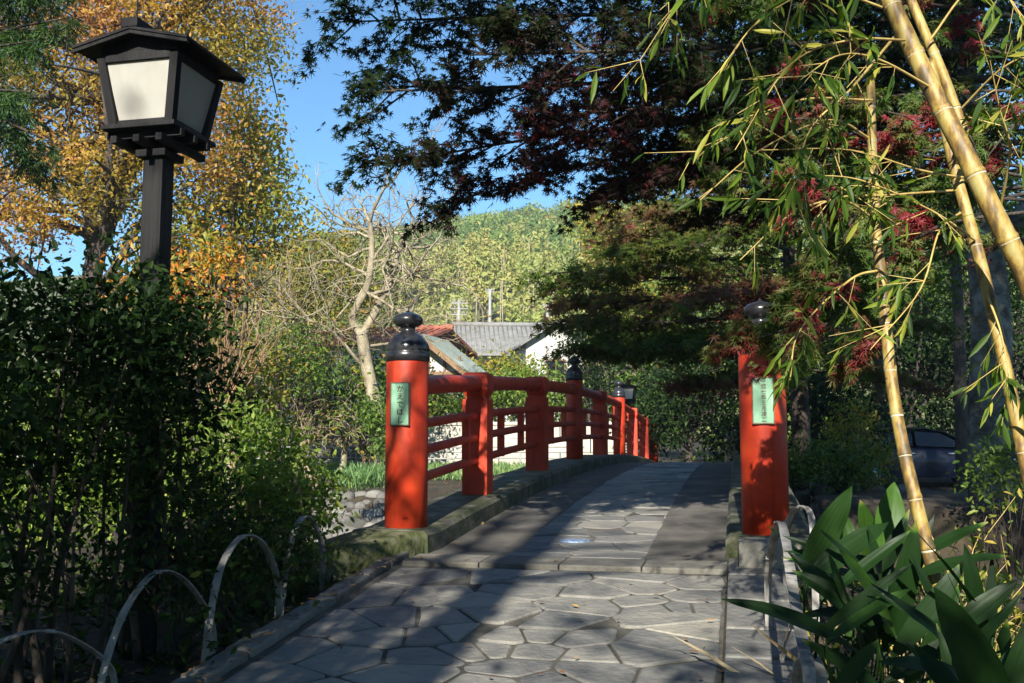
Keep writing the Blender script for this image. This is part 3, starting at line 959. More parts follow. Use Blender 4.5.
# pale retaining wall with railing along the far bank
wl = thing("retaining_wall", BR(24.4, -8, 0), "pale concrete block wall along the far river bank behind the railing", "wall")
mb = MB()
for r in range(5):
    for i in range(4):
        t = -9.2 + i * 2.05 + (1.0 if r % 2 else 0)
        mb.box(BR(24.6, t + 1.0, -.58 + r * .46), (1.01, .17, .222), B3, .012, rnd=rng.random())
mb.build("block_courses", M['wallpale'], wl)
mb = MB(); mb.box(BR(24.6, -4.75, 1.53), (4.4, .22, .05), B3, .012); mb.build("coping", M['wallpale'], wl)
sw = thing("stone_wall", BR(25.2, -16, 0), "rough mossy stone wall of the far bank left of the pale block wall", "wall")
mb = MB()
for r in range(5):
    t = -27.0
    while t < -9.5:
        w_ = rng.uniform(.3, .6); c_ = BR(24.9 + rng.normal() * .04, t + w_ / 2, -.3 + r * .4 + rng.normal() * .02)
        rk = rock_mesh(int(rng.integers(1e6)), c_, np.array((w_ * .56, .3, .225))); mb.add(rk.V[0], [tuple(f) for f in rk.L], rng.random(), 0, True); t += w_
mb.build("stones", M['mossrock'], sw)
# thin pale handrail on the far bank
fr = thing("bank_fence", BR(23.2, -8, 0), "low pale pipe fence on the grass in front of the block wall", "fence")
for i in range(12):
    b = BR(22.6, -2.2 - i * 1.8, 0); b[2] = float(gz(b[0], b[1]))
    mb = MB(); mb.tube([b - (0, 0, .2), b + (0, 0, .85)], .03, 8)
    mb.build("fence_post", M['greypole'], fr)
mb = MB()
for h in (.8, .45):
    mb.tube([BR(22.6, -2.0 - i * 1.8, float(gz(*BR(22.6, -2.2 - i * 1.8, 0)[:2])) + h) for i in range(13)], .024, 8)
mb.build("rail", M['greypole'], fr)

# utility poles on the hill foot
for i, (px, py, Y, h, lab) in enumerate([(490, 322, 84, 4.2, "tallest pale utility pole standing alone above the long grey roof"),
                                        (459, 318, 78, 3.2, "utility pole with crossarms just right of the red roof"),
                                        (547.5, 324, 74, 2.6, "short pale utility pole beside the white gabled house")]):
    top = P(px, {490: 289, 459: 300, 547.5: 304}[px], Y)
    g = float(gz(top[0], top[1]))
    t = thing("utility_pole", (top[0], top[1], g), lab, "utility pole", "utility poles at the foot of the hill")
    mb = MB(); mb.tube([(top[0], top[1], g - .3), top], (.17, .12), 10); mb.build("pole", M['greypole'], t)
    mb = MB()
    for j in range(3 if i == 1 else 1):
        mb.box(top - (0, 0, .25 + j * .45), (.7 if i == 1 else .35, .04, .04))
        for x in (-.8, -.4, .4, .8):
            mb.tube([top + (x * (.8 if i == 1 else .4), 0, -.2 - j * .45), top + (x * (.8 if i == 1 else .4), 0, .0 - j * .45)], .05, 6)
    mb.build("crossarm", M['greypole'], t)


# ------------------------------------------------------------------ vegetation builders
def tree(name, base, label, cat, wood, leaf, lobes, n, size, tmpl=DIAM, per=10, spread=.35, trunk=None, up=.35, droop=.2, gap=None, gk=1.0, shell=.45, group=None, limbs=10, trunk_r=.2, crnd=None, bark=True, lean=None):
    """trunk with limbs reaching into ellipsoid lobes, foliage in clumps through the lobes"""
    base = np.asarray(base, float)
    t = thing(name, base, label, cat, group)
    cen = np.mean([l[0] for l in lobes], 0)
    mb = MB()
    if trunk is None:
        trunk = [base - (0, 0, .3), base * .55 + cen * .45 + rng.normal(size=3) * .15, cen + (0, 0, .3)]
    tk = spline(trunk, 14)
    mb.tube(tk, np.linspace(trunk_r, trunk_r * .35, 14), 9)
    ce = lobe_points(lobes, limbs, .5)
    for c in ce:
        i = int(rng.integers(5, 13)); a = tk[i]
        m = (a + c) / 2 + rng.normal(size=3) * np.linalg.norm(c - a) * .1
        pth = spline([a, m, c], 8)
        mb.tube(pth, np.linspace(trunk_r * .38, trunk_r * .06, 8), 5, caps=False)
        for k in range(4):
            j = int(rng.integers(2, 7)); e = pth[j] + rv(1)[0] * np.linalg.norm(c - a) * .35
            mb.tube(spline([pth[j], (pth[j] + e) / 2 + rng.normal(size=3) * .08, e], 5), np.linspace(trunk_r * .14, trunk_r * .03, 5), 4, caps=False)
    mb.build("trunk", wood, t)
    mb = MB()
    pts = lobe_points(lobes, n // per, shell, gap, gk)
    cr = None if crnd is None else crnd(pts)
    scatter(mb, pts, per, spread, size, tmpl, up, droop, crnd=cr)
    mb.build("crown", leaf, t)
    return t


LK = 1.0


def lob(px, py, Y, rx, ry, rz):
    return (P(px, py, Y * LK), (rx * LK, ry * LK, rz * LK))


def PK(px, py, Y):
    return P(px, py, Y * LK)


def gbase(p):
    return np.array((p[0], p[1], float(gz(p[0], p[1]))))


# ------------------------------------------------------------------ forest on the hill (one mass)
mb = MB()
nt_ = 3600
hx = rng.uniform(-105, 125, nt_); hy = 84 + 152 * rng.random(nt_) ** .85
for x, y in zip(hx, hy):
    z = float(hillz(x, y)); px = 512 + F * x / y
    if px < 150 or px > 1050: continue
    grove = y < 128 and math.sin(x * .13 + 1) + .8 * math.sin(x * .31 + y * .1) > -.75
    r = rng.uniform(1.7, 3.7) * (1.15 if y > 170 else 1)
    big = rng.random()
    if grove:
        hgt = rng.uniform(6, 9.5); col = rng.uniform(.50, .80); n = 150
        c = np.array((x, y, z + hgt * .52)); rr = np.array((1.3, 1.3, hgt * .5))
    else:
        hgt = rng.uniform(3.5, 6); col = np.clip(rng.normal(.30, .17), 0, .6) if big > .12 else rng.uniform(.6, 1); n = 120
        c = np.array((x, y, z + hgt * .5)); rr = np.array((r, r, hgt * .52))
    p = rv(n); p[:, 2] = np.abs(p[:, 2]) * 1.2 - .2
    pos = c + p * rr * rng.uniform(.72, 1.08, n)[:, None]
    d = rv(n); d[:, 2] -= .5
    leaves(mb, pos, d, p + rv(n) * .5, rng.uniform(.5, .95, n) * (1.0 if not grove else .85), DIAM, np.clip(col + rng.normal(size=n) * .035, 0, 1))
    if grove and big < .5:
        for k in range(2):
            b = np.array((x + rng.normal() * .8, y - 1.2, z))
            mb.tube([b, b + (rng.normal() * .3, 0, hgt * .8)], (.11, .05), 4, mi=1)
hf = mb.build("hillside_forest", [M['L_hill'], M['palebark']])
tag(hf, "distant green and yellow autumn forest covering the hillside", "forest", kind='stuff')

# ------------------------------------------------------------------ left: golden tree, cedar, smaller trees
LK = 1.36
gold_lobes = [lob(60, 60, 21, 3.2, 2.5, 2.2), lob(160, 20, 21, 3.0, 2.5, 2.2), lob(215, 60, 21, 1.4, 2.2, 1.5), lob(228, 15, 21, 1.25, 2, 1.6), lob(40, 180, 20, 2.2, 2, 1.2), lob(150, 150, 21, 2.4, 2, 1.5),
              lob(215, 150, 21.5, 1.0, 1.8, 1.3), lob(60, -80, 21, 4, 3, 2.5), lob(180, -90, 21, 2.4, 2.4, 2.2), lob(-80, 80, 21, 3, 3, 3), lob(-20, 220, 20, 2.0, 1.6, .9)]
gb = gbase(PK(95, 400, 21))
tree("golden_tree", gb, "tall golden and rust coloured autumn tree behind the black lantern", "tree", M['bark'], M['L_gold'], gold_lobes, 120000, .15, DIAM, 26, .33,
     trunk=[gb,  PK(85, 330, 21),  PK(110, 180, 21),  PK(120, 30, 21)], limbs=46, trunk_r=.40, gap=.03, gk=.95, shell=.3,
     crnd=lambda p: np.clip(.40 + .30 * np.sin(p[:, 0] * .8 + p[:, 2] * .9) + .26 * np.sin(p[:, 2] * 1.7 - p[:, 1]) + rng.normal(size=len(p)) * .16 - .10 * (p[:, 0] + 5.5) * .3, 0, 1))
LK = 1.27
bb = gbase(PK(250, 400, 24))
tree("olive_tree", bb, "olive green and gold tree standing lower and right of the golden tree", "tree", M['bark'], M['L_goldgreen'],
     [lob(245, 165, 24, 1.1, 1.4, 1.0), lob(215, 215, 24, 1.6, 1.4, 1.0), lob(268, 205, 24, 1.0, 1.2, .9), lob(180, 250, 23, 1.6, 1.4, .9), lob(250, 130, 24, .7, 1, .7)], 10000, .2, DIAM, 10, .32, limbs=22, trunk_r=.16, gap=.25, gk=1.3, shell=.2)
LK = 1.0
cb = gbase(P(-60, 500, 9.5))
cedar = thing("cedar_tree", cb, "dark green drooping conifer hanging into the top left corner", "tree")
mb = MB(); mb.tube(spline([cb - (0, 0, .3), P(-70, 250, 9.5), P(-60, -150, 9.5)], 12), np.linspace(.22, .1, 12), 9)
pts = []
for k in range(52):
    a = P(-66, rng.uniform(-160, 120), 9.5); e = P(rng.uniform(-10, 78), 0, 9.5 + rng.uniform(-1.2, 1.2)); e[2] = a[2] + rng.uniform(-.55, .15)
    if rng.random() < .35: e = a + (-(e[0] - a[0]), rng.normal(), e[2] - a[2])
    pth = spline([a, (a + e) / 2 + (0, 0, .12), e], 9); mb.tube(pth, np.linspace(.03, .006, 9), 4, caps=False)
    for j in range(3, 9):
        for q in range(7):
            s0 = pth[j]; sd = np.array((rng.normal() * .5, rng.normal() * .5, -abs(rng.normal()) - .3)); sd = unit(sd) * rng.uniform(.15, .34)
            pts.append((s0, sd))
mb.build("trunk", M['bark'], cedar)
mb = MB(); A = np.array([p for p, _ in pts]); D = np.array([d for _, d in pts])
cr = rng.random(len(A))
for f in np.linspace(.1, 1, 9):
    for sgn in (-1, 1):
        pos = A + D * f
        leaves(mb, pos, unit(D) * .8 + rv(len(A)) * .75, rv(len(A)), .085 * rng.uniform(.7, 1.2, len(A)), BLADE, np.clip(cr * .6 + rng.random(len(A)) * .4, 0, 1))
mb.build("crown", M['L_cedar'], cedar)


def bare_tree(name, base, dirv, L, r, depth, prm, wood, label, leafmat_=None, nleaf=0, lsize=.07, group=None, stems=None):
    t = thing(name, base, label, "tree", group)
    mb = MB(); tips = []
    for (d, l, rr) in (stems or [(dirv, L, r)]):
        grow(mb, tips, np.asarray(base, float) - (0, 0, .15), d, l, rr, depth, prm)
    mb.build("trunk", wood, t)
    if leafmat_ is not None and nleaf:
        T = np.array([p for p, _ in tips]); i = rng.integers(0, len(T), nleaf)
        mb = MB(); scatter(mb, T[i], 3, .10, lsize, DIAM, .3, .3)
        mb.build("crown", leafmat_, t)
    return t


PB = dict(seg=7, wob=.26, up=.04, kids=6, ang=.95, ratio=.58, low=.3, tap=.5)
LK = 1.24
# pale bare tree by the left post, forked, on the far bank
pb = gbase(PK(384, 452, 23.5))
pt = thing("bare_pale_tree", pb, "pale forked tree with bare twigs between the left post and the lantern", "tree")
mb = MB(); tips = []
s1 = spline([pb - (0, 0, .2), PK(378, 420, 23.5), PK(368, 372, 23.5), PK(362, 335, 23.4)], 10)
mb.tube(s1, np.linspace(.23, .18, 10), 9, caps=False)
for pth, r in (([s1[-1], PK(352, 318, 23.4), PK(368, 285, 23.2), PK(372, 245, 23.2), PK(370, 222, 23)], .14), ([s1[-1], PK(372, 318, 23.5), PK(388, 285, 23.6), PK(398, 255, 23.8), PK(404, 235, 24)], .14), ([s1[6], PK(330, 330, 23), PK(300, 318, 22.6)], .06), ([s1[-2], PK(400, 340, 24), PK(415, 318, 24.3)], .05)):
    q_ = spline(pth, 12); mb.tube(q_, np.linspace(r, r * .55, 12), 7, caps=False)
    for j in range(5, 12):
        for kk in range(1 + j % 2):
            d = unit(np.array((rng.normal() * 1.0, rng.normal() * .8, rng.uniform(-.1, .9))))
            grow(mb, tips, q_[j], d, rng.uniform(1.2, 2.6), r * .36, 2, dict(seg=6, wob=.30, up=.02, kids=4, ang=.9, ratio=.6, low=.25, tap=.5), False)
mb.build("trunk", M['palebark'], pt)
T = np.array([p for p, _ in tips]); i_ = rng.integers(0, len(T), 130)
mb = MB(); scatter(mb, T[i_], 2, .12, .13, DIAM, .3, .3); mb.build("crown", M['L_gold'], pt)
LK = 1.0
# tangle of bare branches left of it
for (px, py, Y, L, lab, wood, lm, nl, sd) in [
    (262, 430, 29, 4.4, "grey leafless tree with a web of fine twigs under the blue sky gap", M['twig'], M['L_goldgreen'], 420, (.12, 0, 1)),
    (318, 430, 28, 3.2, "low leafless tree with crooked grey branches above the stone bank", M['twig'], M['L_goldgreen'], 160, (-.25, 0, 1)),
    (338, 425, 30, 3.7, "slender bare tree leaning towards the pale forked tree", M['palebark'], M['L_light'], 260, (.1, 0, 1))]:
    b = gbase(P(px, py, Y))
    bare_tree("bare_tree", b, sd, L, .12, 3, dict(seg=7, wob=.26, up=.06, kids=6, ang=.85, ratio=.56, low=.3, tap=.55), wood, lab, lm, nl, .15, "bare trees across the river")
# fallen crooked dark limb in the shade
# orange maple and green/yellow small trees in the left middle distance
for (name, px, py, Y, lobes, mat, n, size, lab, gp) in [
    ("orange_maple", 190, 420, 9.3, [lob(180, 275, 9.4, .55, .5, .20), lob(205, 300, 9.3, .4, .45, .16), lob(150, 290, 9.4, .45, .45, .18), lob(225, 262, 9.6, .35, .35, .15)], 'L_orange', 2200, .06, "bright orange and yellow maple glowing behind the lantern post", None),
    ("yellow_green_tree", 300, 440, 31, [lob(300, 290, 31, 2.3, 1.72, 1.49), lob(345, 300, 31, 1.84, 1.72, 1.15), lob(270, 260, 31, 1.72, 1.61, 1.49), lob(330, 250, 31, 1.61, 1.61, 1.26)], 'L_goldgreen', 9000, .17, "yellow green broad tree behind the leafless branches", None),
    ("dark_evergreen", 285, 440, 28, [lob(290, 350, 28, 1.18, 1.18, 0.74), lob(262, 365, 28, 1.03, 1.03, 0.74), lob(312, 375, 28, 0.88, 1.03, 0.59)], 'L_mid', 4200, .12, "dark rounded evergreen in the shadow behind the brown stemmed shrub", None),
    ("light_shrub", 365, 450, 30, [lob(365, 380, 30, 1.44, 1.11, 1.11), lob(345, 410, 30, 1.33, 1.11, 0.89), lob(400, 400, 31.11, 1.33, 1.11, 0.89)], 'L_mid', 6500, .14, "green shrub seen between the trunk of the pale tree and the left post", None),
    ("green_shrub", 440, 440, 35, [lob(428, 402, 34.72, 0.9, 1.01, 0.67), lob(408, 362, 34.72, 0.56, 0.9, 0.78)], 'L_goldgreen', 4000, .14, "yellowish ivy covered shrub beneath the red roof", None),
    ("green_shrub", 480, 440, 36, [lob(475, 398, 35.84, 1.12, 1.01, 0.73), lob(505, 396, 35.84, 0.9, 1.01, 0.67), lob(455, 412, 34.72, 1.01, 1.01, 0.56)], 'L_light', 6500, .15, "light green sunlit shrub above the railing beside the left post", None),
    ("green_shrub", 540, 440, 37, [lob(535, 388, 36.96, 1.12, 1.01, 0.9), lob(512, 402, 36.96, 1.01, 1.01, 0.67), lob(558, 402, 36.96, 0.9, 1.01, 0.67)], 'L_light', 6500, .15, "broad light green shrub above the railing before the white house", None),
    ("yellow_shrub", 470, 400, 43, [lob(480, 374, 43, 1.2, 1, .5), lob(507, 370, 43, .9, 1, .6), lob(522, 378, 43, .8, 1, .5)], 'L_goldgreen', 3600, .19, "yellow autumn shrub in front of the long grey roof", None),
    ("evergreen_tree", 585, 440, 38, [lob(580, 345, 38.08, 0.84, 0.9, 1.06), lob(590, 385, 38.08, 1.01, 1.01, 1.01), lob(566, 398, 38.08, 0.67, 0.9, 0.67), lob(600, 340, 38.08, 0.78, 0.9, 0.9)], 'L_dark', 6500, .15, "dark evergreen with glossy leaves in front of the white house", None),
    ("autumn_tree", 640, 440, 48, [lob(620, 260, 48, 2.2, 2, 2.4), lob(600, 225, 48, 1.6, 2, 1.6), lob(660, 240, 48, 2.4, 2, 2.6), lob(640, 320, 48, 2.4, 2, 2.2)], 'L_goldgreen', 9500, .26, "thin orange and olive autumn tree in front of the hill beside the maple tiers", None)]:
    b = gbase(P(px, py, Y))
    tree(name, b, lab, "tree" if "tree" in name or name in ("orange_maple", "dark_evergreen") else "shrub", M['twig'] if 'autumn' in name else M['bark'], M[mat], lobes, n, size, DIAM, 9, .16 if Y < 20 else .28, limbs=14, trunk_r=.07 if Y < 20 else .12, gap=.3, gk=1.5, shell=.15, group=gp)

# brown-stemmed pollarded shrub
b = gbase(P(226, 560, 9)); sh = thing("pollarded_shrub", b, "cut back shrub with a pale knuckled trunk and upright brown shoots", "shrub")
mb = MB(); k0 = P(222, 408, 9)
mb.tube(spline([b - (0, 0, .1), P(232, 480, 9), P(228, 440, 9), k0], 10), np.linspace(.045, .055, 10), 8)
mb.tube([k0 - (0, 0, .05), k0 + (.0, 0, .05)], (.07, .065), 8)
mb.build("trunk", M['palebark'], sh)
mb = MB()
for i in range(54):
    d = unit(np.array((rng.normal() * .42, rng.normal() * .4, 1))); L = rng.uniform(.45, 1.15)
    s0 = k0 + rng.normal(size=3) * .03 + (0, 0, -.1 * rng.random()); pth = spline([s0, s0 + d * L * .5 + rng.normal(size=3) * .04, s0 + d * L + (rng.normal() * .1, 0, .05)], 7)
    mb.tube(pth, np.linspace(.011, .003, 7), 4, caps=False)
    for j in (3, 4, 5):
        e = pth[j] + unit(d + rng.normal(size=3) * .5) * L * .3; mb.tube([pth[j], e], (.005, .002), 3, caps=False)
mb.build("shoots", M['browntwig'], sh)

# sunlit shrubs between hedge and bridge
def bush(name, base, label, lobes, leaf, n, size, stems=10, tmpl=SMALL, wood=None, gap=.35, gk=3, per=8, spread=.07, group=None, shell=.35, srad=.012, up=.35, cat="shrub", crnd=None):
    base = np.asarray(base, float)
    t = thing(name, base, label, cat, group)
    mb = MB(); ce = lobe_points(lobes, stems * 2, .2)
    for i in range(stems):
        s0 = base + (rng.normal() * .16, rng.normal() * .16, -.05); e = ce[i]
        pth = spline([s0, (s0 * .55 + e * .45) + rng.normal(size=3) * .07, e], 10)
        mb.tube(pth, np.linspace(srad * rng.uniform(.8, 1.8), srad * .35, 10), 6, caps=False)
        for k in range(5):
            j = int(rng.integers(3, 9)); f = pth[j] + (ce[rng.integers(len(ce))] - pth[j]) * rng.uniform(.25, .6)
            mb.tube(spline([pth[j], (pth[j] + f) / 2 + rng.normal(size=3) * .05, f], 6), np.linspace(srad * .5, srad * .15, 6), 4, caps=False)
    mb.build("stems", wood or M['bark'], t)
    mb = MB(); pts = lobe_points(lobes, n // per, shell, gap, gk)
    scatter(mb, pts, per, spread, size, tmpl, up, .15, crnd=None if crnd is None else crnd(pts)); mb.build("foliage", leaf, t)
    return t


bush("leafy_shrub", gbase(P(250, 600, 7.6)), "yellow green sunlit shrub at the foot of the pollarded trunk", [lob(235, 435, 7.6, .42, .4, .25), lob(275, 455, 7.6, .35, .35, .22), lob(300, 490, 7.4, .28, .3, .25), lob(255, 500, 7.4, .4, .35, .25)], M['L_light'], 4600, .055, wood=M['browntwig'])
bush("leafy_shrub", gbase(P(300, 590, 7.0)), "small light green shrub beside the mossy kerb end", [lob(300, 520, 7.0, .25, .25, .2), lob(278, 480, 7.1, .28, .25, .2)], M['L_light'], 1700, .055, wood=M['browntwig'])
bush("leafy_shrub", gbase(P(225, 600, 6.6)), "dark green shrub below the yellow green one, in front of it", [lob(215, 545, 6.6, .3, .3, .18), lob(200, 490, 6.8, .22, .3, .2)], M['L_hedge'], 1500, .055, wood=M['bark'])
bush("brown_shrub", gbase(P(200, 560, 11)), "brown twiggy shrub with few leaves behind the hedge", [lob(205, 370, 11, .8, .6, .6), lob(255, 380, 11, .5, .5, .5), lob(180, 330, 11, .6, .5, .4)], M['L_goldgreen'], 2200, .08, stems=46, wood=M['browntwig'], srad=.014)
bush("ivy_shrub", gbase(P(378, 455, 28)), "ivy green mound over the stones of the far bank left of the post", [lob(382, 435, 28, .3, .4, .8), lob(372, 415, 28, .4, .5, .5)], M['L_mid'], 2600, .11)

# ------------------------------------------------------------------ dark hedge shrubs at the left edge
HG = "dark evergreen shrubs in the left border"
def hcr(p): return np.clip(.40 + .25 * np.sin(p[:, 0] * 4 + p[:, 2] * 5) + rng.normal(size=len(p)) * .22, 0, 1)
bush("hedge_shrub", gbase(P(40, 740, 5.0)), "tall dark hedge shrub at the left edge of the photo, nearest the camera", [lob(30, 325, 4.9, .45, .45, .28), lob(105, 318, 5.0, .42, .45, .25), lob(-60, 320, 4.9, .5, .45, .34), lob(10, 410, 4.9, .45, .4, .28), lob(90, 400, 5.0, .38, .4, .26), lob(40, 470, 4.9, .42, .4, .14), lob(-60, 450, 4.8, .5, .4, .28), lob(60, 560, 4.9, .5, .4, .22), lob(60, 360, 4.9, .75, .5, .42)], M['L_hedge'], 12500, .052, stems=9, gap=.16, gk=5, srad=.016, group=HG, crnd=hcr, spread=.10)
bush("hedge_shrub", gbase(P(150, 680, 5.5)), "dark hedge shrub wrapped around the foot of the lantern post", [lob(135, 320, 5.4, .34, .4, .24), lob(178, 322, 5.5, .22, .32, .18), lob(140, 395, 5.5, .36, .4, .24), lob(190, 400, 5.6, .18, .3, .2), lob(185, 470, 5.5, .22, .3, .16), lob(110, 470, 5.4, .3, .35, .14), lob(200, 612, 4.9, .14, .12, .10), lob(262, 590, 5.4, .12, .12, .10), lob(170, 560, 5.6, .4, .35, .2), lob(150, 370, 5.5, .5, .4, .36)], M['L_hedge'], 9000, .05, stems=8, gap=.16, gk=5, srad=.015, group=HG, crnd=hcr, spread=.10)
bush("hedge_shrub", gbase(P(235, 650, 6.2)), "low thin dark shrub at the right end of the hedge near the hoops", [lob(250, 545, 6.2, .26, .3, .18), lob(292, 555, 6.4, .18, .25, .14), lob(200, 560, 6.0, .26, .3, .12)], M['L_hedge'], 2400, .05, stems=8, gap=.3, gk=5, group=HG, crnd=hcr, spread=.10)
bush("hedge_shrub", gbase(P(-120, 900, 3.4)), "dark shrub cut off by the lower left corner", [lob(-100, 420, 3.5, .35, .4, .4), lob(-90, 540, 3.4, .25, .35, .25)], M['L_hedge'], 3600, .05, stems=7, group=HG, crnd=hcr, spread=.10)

# ------------------------------------------------------------------ grass, litter and small ground plants
def ground_pts(n, f):
    out = []
    while len(out) < n:
        s, t = f(); p = BR(s, t, 0); out.append((p[0], p[1], float(gz(p[0], p[1]))))
    return np.array(out)


mb = MB()
p = ground_pts(2600, lambda: (rng.uniform(20.5, 23.8), rng.uniform(-18, -.9)))
for _ in range(3):
    d = rv(len(p)); d[:, 2] = np.abs(d[:, 2]) + 1.2
    leaves(mb, p + rng.normal(size=p.shape) * (.06, .06, 0), d, rv(len(p)), rng.uniform(.18, .42, len(p)), BLADE, rng.random(len(p)))
tag(mb.build("bank_grass", M['L_grass']), "pale green grass on the far bank below the block wall", "grass", kind='stuff')
mb = MB(); c = P(364, 480, 24); cc = lobe_points([((c[0] - .15, c[1], c[2] - .02), (.55, .4, .26)), ((c[0] + .3, c[1] + .2, c[2]), (.4, .4, .25))], 900, .6)
d = rv(900); d[:, 2] = np.abs(d[:, 2]) + 1.0
leaves(mb, cc, d, rv(900), rng.uniform(.15, .3, 900), BLADE, rng.random(900) * .7)
gt = mb.build("grass_tussock", M['L_grass']); tag(gt, "rounded blue green grass mound on the bank just left of the left post", "grass mound")

mb = MB()
def litter(n, f, z=.012, sz=.05, zf=None):
    out = []
    for _ in range(n):
        s, t = f(); q_ = BR(s, t, 0); q_[2] = (float(zf(s)) if zf else float(gz(q_[0], q_[1]))) + z; out.append(q_)
    out = np.array(out); nr = rv(n) * .25 + np.array((0, 0, 1.0))
    leaves(mb, out, rv(n) * (1, 1, .1), nr, rng.uniform(.6, 1.3, n) * sz, SMALL if sz < .06 else DIAM, rng.random(n))
litter(110, lambda: (rng.uniform(-5, -.6), rng.uniform(.3, 2.5)), .028, .045, zpath)
litter(60, lambda: (rng.uniform(0, 16), rng.choice([rng.uniform(.3, .6), rng.uniform(.3, 2.5)])), .02, .045, zdeck)
litter(260, lambda: (rng.uniform(-6, -.8), rng.uniform(.08, .24)), .045, .04, zpath)
litter(900, lambda: (rng.uniform(-6, .4), rng.uniform(-3, .08)), .012, .055)
litter(500, lambda: (rng.uniform(-6, .6), rng.uniform(2.9, 6)), .012, .055)
litter(1500, lambda: (rng.uniform(14.5, 21), rng.uniform(-14, 9)), .02, .085)
tag(mb.build("fallen_leaves", M['L_litter']), "brown and orange fallen leaves scattered over paving and soil", "fallen leaves", kind='stuff')
mb = MB()
p = np.vstack([ground_pts(1100, lambda: (rng.uniform(-6, -.2), rng.uniform(-3.6, -.05))), ground_pts(420, lambda: (rng.uniform(-6, .6), rng.uniform(2.95, 5.5)))])
for k in range(5):
    d = rv(len(p)); d[:, 2] = np.abs(d[:, 2]) * .8 + .25
    leaves(mb, p + (0, 0, .02), d, rv(len(p)) * .5 + (0, 0, 1), rng.uniform(.05, .12, len(p)), LENS, rng.random(len(p)))
tag(mb.build("ground_plants", M['L_hedge']), "low green seedlings and weeds covering the shaded soil", "ground cover", kind='stuff')


# ------------------------------------------------------------------ stones of the far bank
i = 0
for row in range(7):
    for k in range(11):
        px = 318 + k * 9.5 + rng.normal() * 2 + (4 if row % 2 else 0); py = 497 + row * 8.5 + rng.normal() * 1.5
        s = 17.9 - row * .5; Y = None
        # where this ray meets the bank
        for Yt in np.arange(12, 34, .15):
            q_ = P(px, py, Yt)
            if q_[2] < float(gz(q_[0], q_[1])): Y = Yt; break
        if Y is None: continue
        c = P(px, py, Y); r = rng.uniform(.13, .24) * Y / 24
        if row > 3: r *= 1.3
        o = rock_mesh(100 + i, c, np.array((r * 1.2, r, r * .85))).build("bank_stone", M['rock'])
        tag(o, "rounded grey stone set among others in the bank left of the post", "stone", "rounded stones of the far bank"); i += 1
for k, (px, py, w) in enumerate([(797, 500, 24), (822, 492, 22), (848, 490, 22), (876, 493, 20), (800, 484, 16), (902, 492, 17), (935, 500, 20), (965, 505, 24)]):
    Y = 15.5; c = P(px, py, Y); r = w / 2 / F * Y * 1.1
    nm = ["largest grey boulder right beside the right post", "grey boulder second from the right post along the border", "rounded boulder in the middle of the border row", "sunlit boulder just left of the leaning bamboo", "small boulder set above the one nearest the right post",
          "boulder just right of the leaning bamboo", "shaded boulder below the dark car", "shaded boulder under the grey tree trunk"][k]
    t = rock_mesh(300 + k, c, np.array((r, r * .9, r * .8))).build("border_boulder", M['rock']); tag(t, nm, "boulder", "boulders edging the wood on the right")
# earth bank carrying the boulders
mb = MB()
rows = []
for s in np.linspace(4.5, 9.5, 14):
    row = []
    for t in np.linspace(3.6, 16, 40):
        q_ = BR(s, t, 0); f = sstep(s, 4.5, 6.2)
        row.append((q_[0], q_[1], -2.2 + f * 2.3 + .06 * wob(q_[0], q_[1], 1.3)))
    rows.append(row)
mb.grid(np.array(rows)); struct(mb.build("wooded_bank", M['soil']))

# ------------------------------------------------------------------ hoop edging
def hoop(ctrl, label, hint=None):
    ctrl = [np.asarray(c, float) for c in ctrl]
    f0, f1 = ctrl[0].copy(), ctrl[-1].copy()
    for f in (f0, f1):
        f[2] = min(f[2] - .05, float(gz(f[0], f[1])) - .06)
    pts = spline([f0] + ctrl + [f1], 44)
    tg = unit(np.gradient(pts, axis=0)); nx = unit(np.cross(pts[-1] - pts[0], (0, 0, 1.0))); nx = unit(nx + np.array((0, 0, .05)))
    n2 = unit(np.cross(tg, nx)); wd, th = .019, .0045
    rows = []
    for i, (p, n) in enumerate(zip(pts, n2)):
        w = wd * (1 + .06 * sin(i * 1.3)); rows.append([p + nx * w + n * th * .6, p + n * th * 1.3, p - nx * w + n * th * .6, p - nx * w - n * th, p + nx * w - n * th, p + nx * w + n * th * .6])
    mb = MB(); mb.grid(np.array(rows), smooth=False); mb.add(rows[0][:5], [tuple(range(5))]); mb.add(rows[-1][:5], [tuple(range(5))])
    for i in (8, 15, 24, 33):
        mb.box(pts[i], (.0215, .005, .0085), np.array([nx, tg[i], n2[i]]), .001)
    o = mb.build("hoop_edging", M['hoop'], fix=True)
    tag(o, label, "hoop edging", "split bamboo hoops along the path")


hoop([P(-60, 695, 3.9), P(-15, 650, 4.05), P(36, 631, 4.25), P(75, 640, 4.45), P(112, 672, 4.7)], "low split bamboo hoop in the lower left corner of the photo")
hoop([P(100, 690, 4.6), P(113, 640, 4.65), P(133, 597, 4.75), P(160, 571, 4.95), P(188, 584, 5.2), P(212, 625, 5.4)], "split bamboo hoop left of the path, second from the lower left corner")
hoop([P(205, 660, 5.0), P(211, 612, 5.05), P(222, 565, 5.2), P(243, 536, 5.45), P(264, 546, 5.7), P(278, 585, 5.9)], "split bamboo hoop under the thin end of the hedge, second nearest the bridge")
hoop([P(281, 612, 6.2), P(286, 570, 6.25), P(295, 530, 6.4), P(308, 517, 6.6), P(322, 545, 6.8)], "split bamboo hoop nearest the mossy kerb end")
hoop([P(786, 570, 6.3), P(786, 530, 6.2), P(796, 509, 6.05), P(810, 513, 5.85), P(814, 560, 5.7)], "small split bamboo hoop beside the right plinth, behind the broad leaves")
hoop([P(768, 580, 5.4), P(773, 542, 5.1), P(780, 522, 4.7), P(786, 542, 4.2), P(793, 590, 3.65), P(804, 650, 3.2), P(810, 692, 3.0)], "long pale split bamboo hoop in front of the broad leaves")
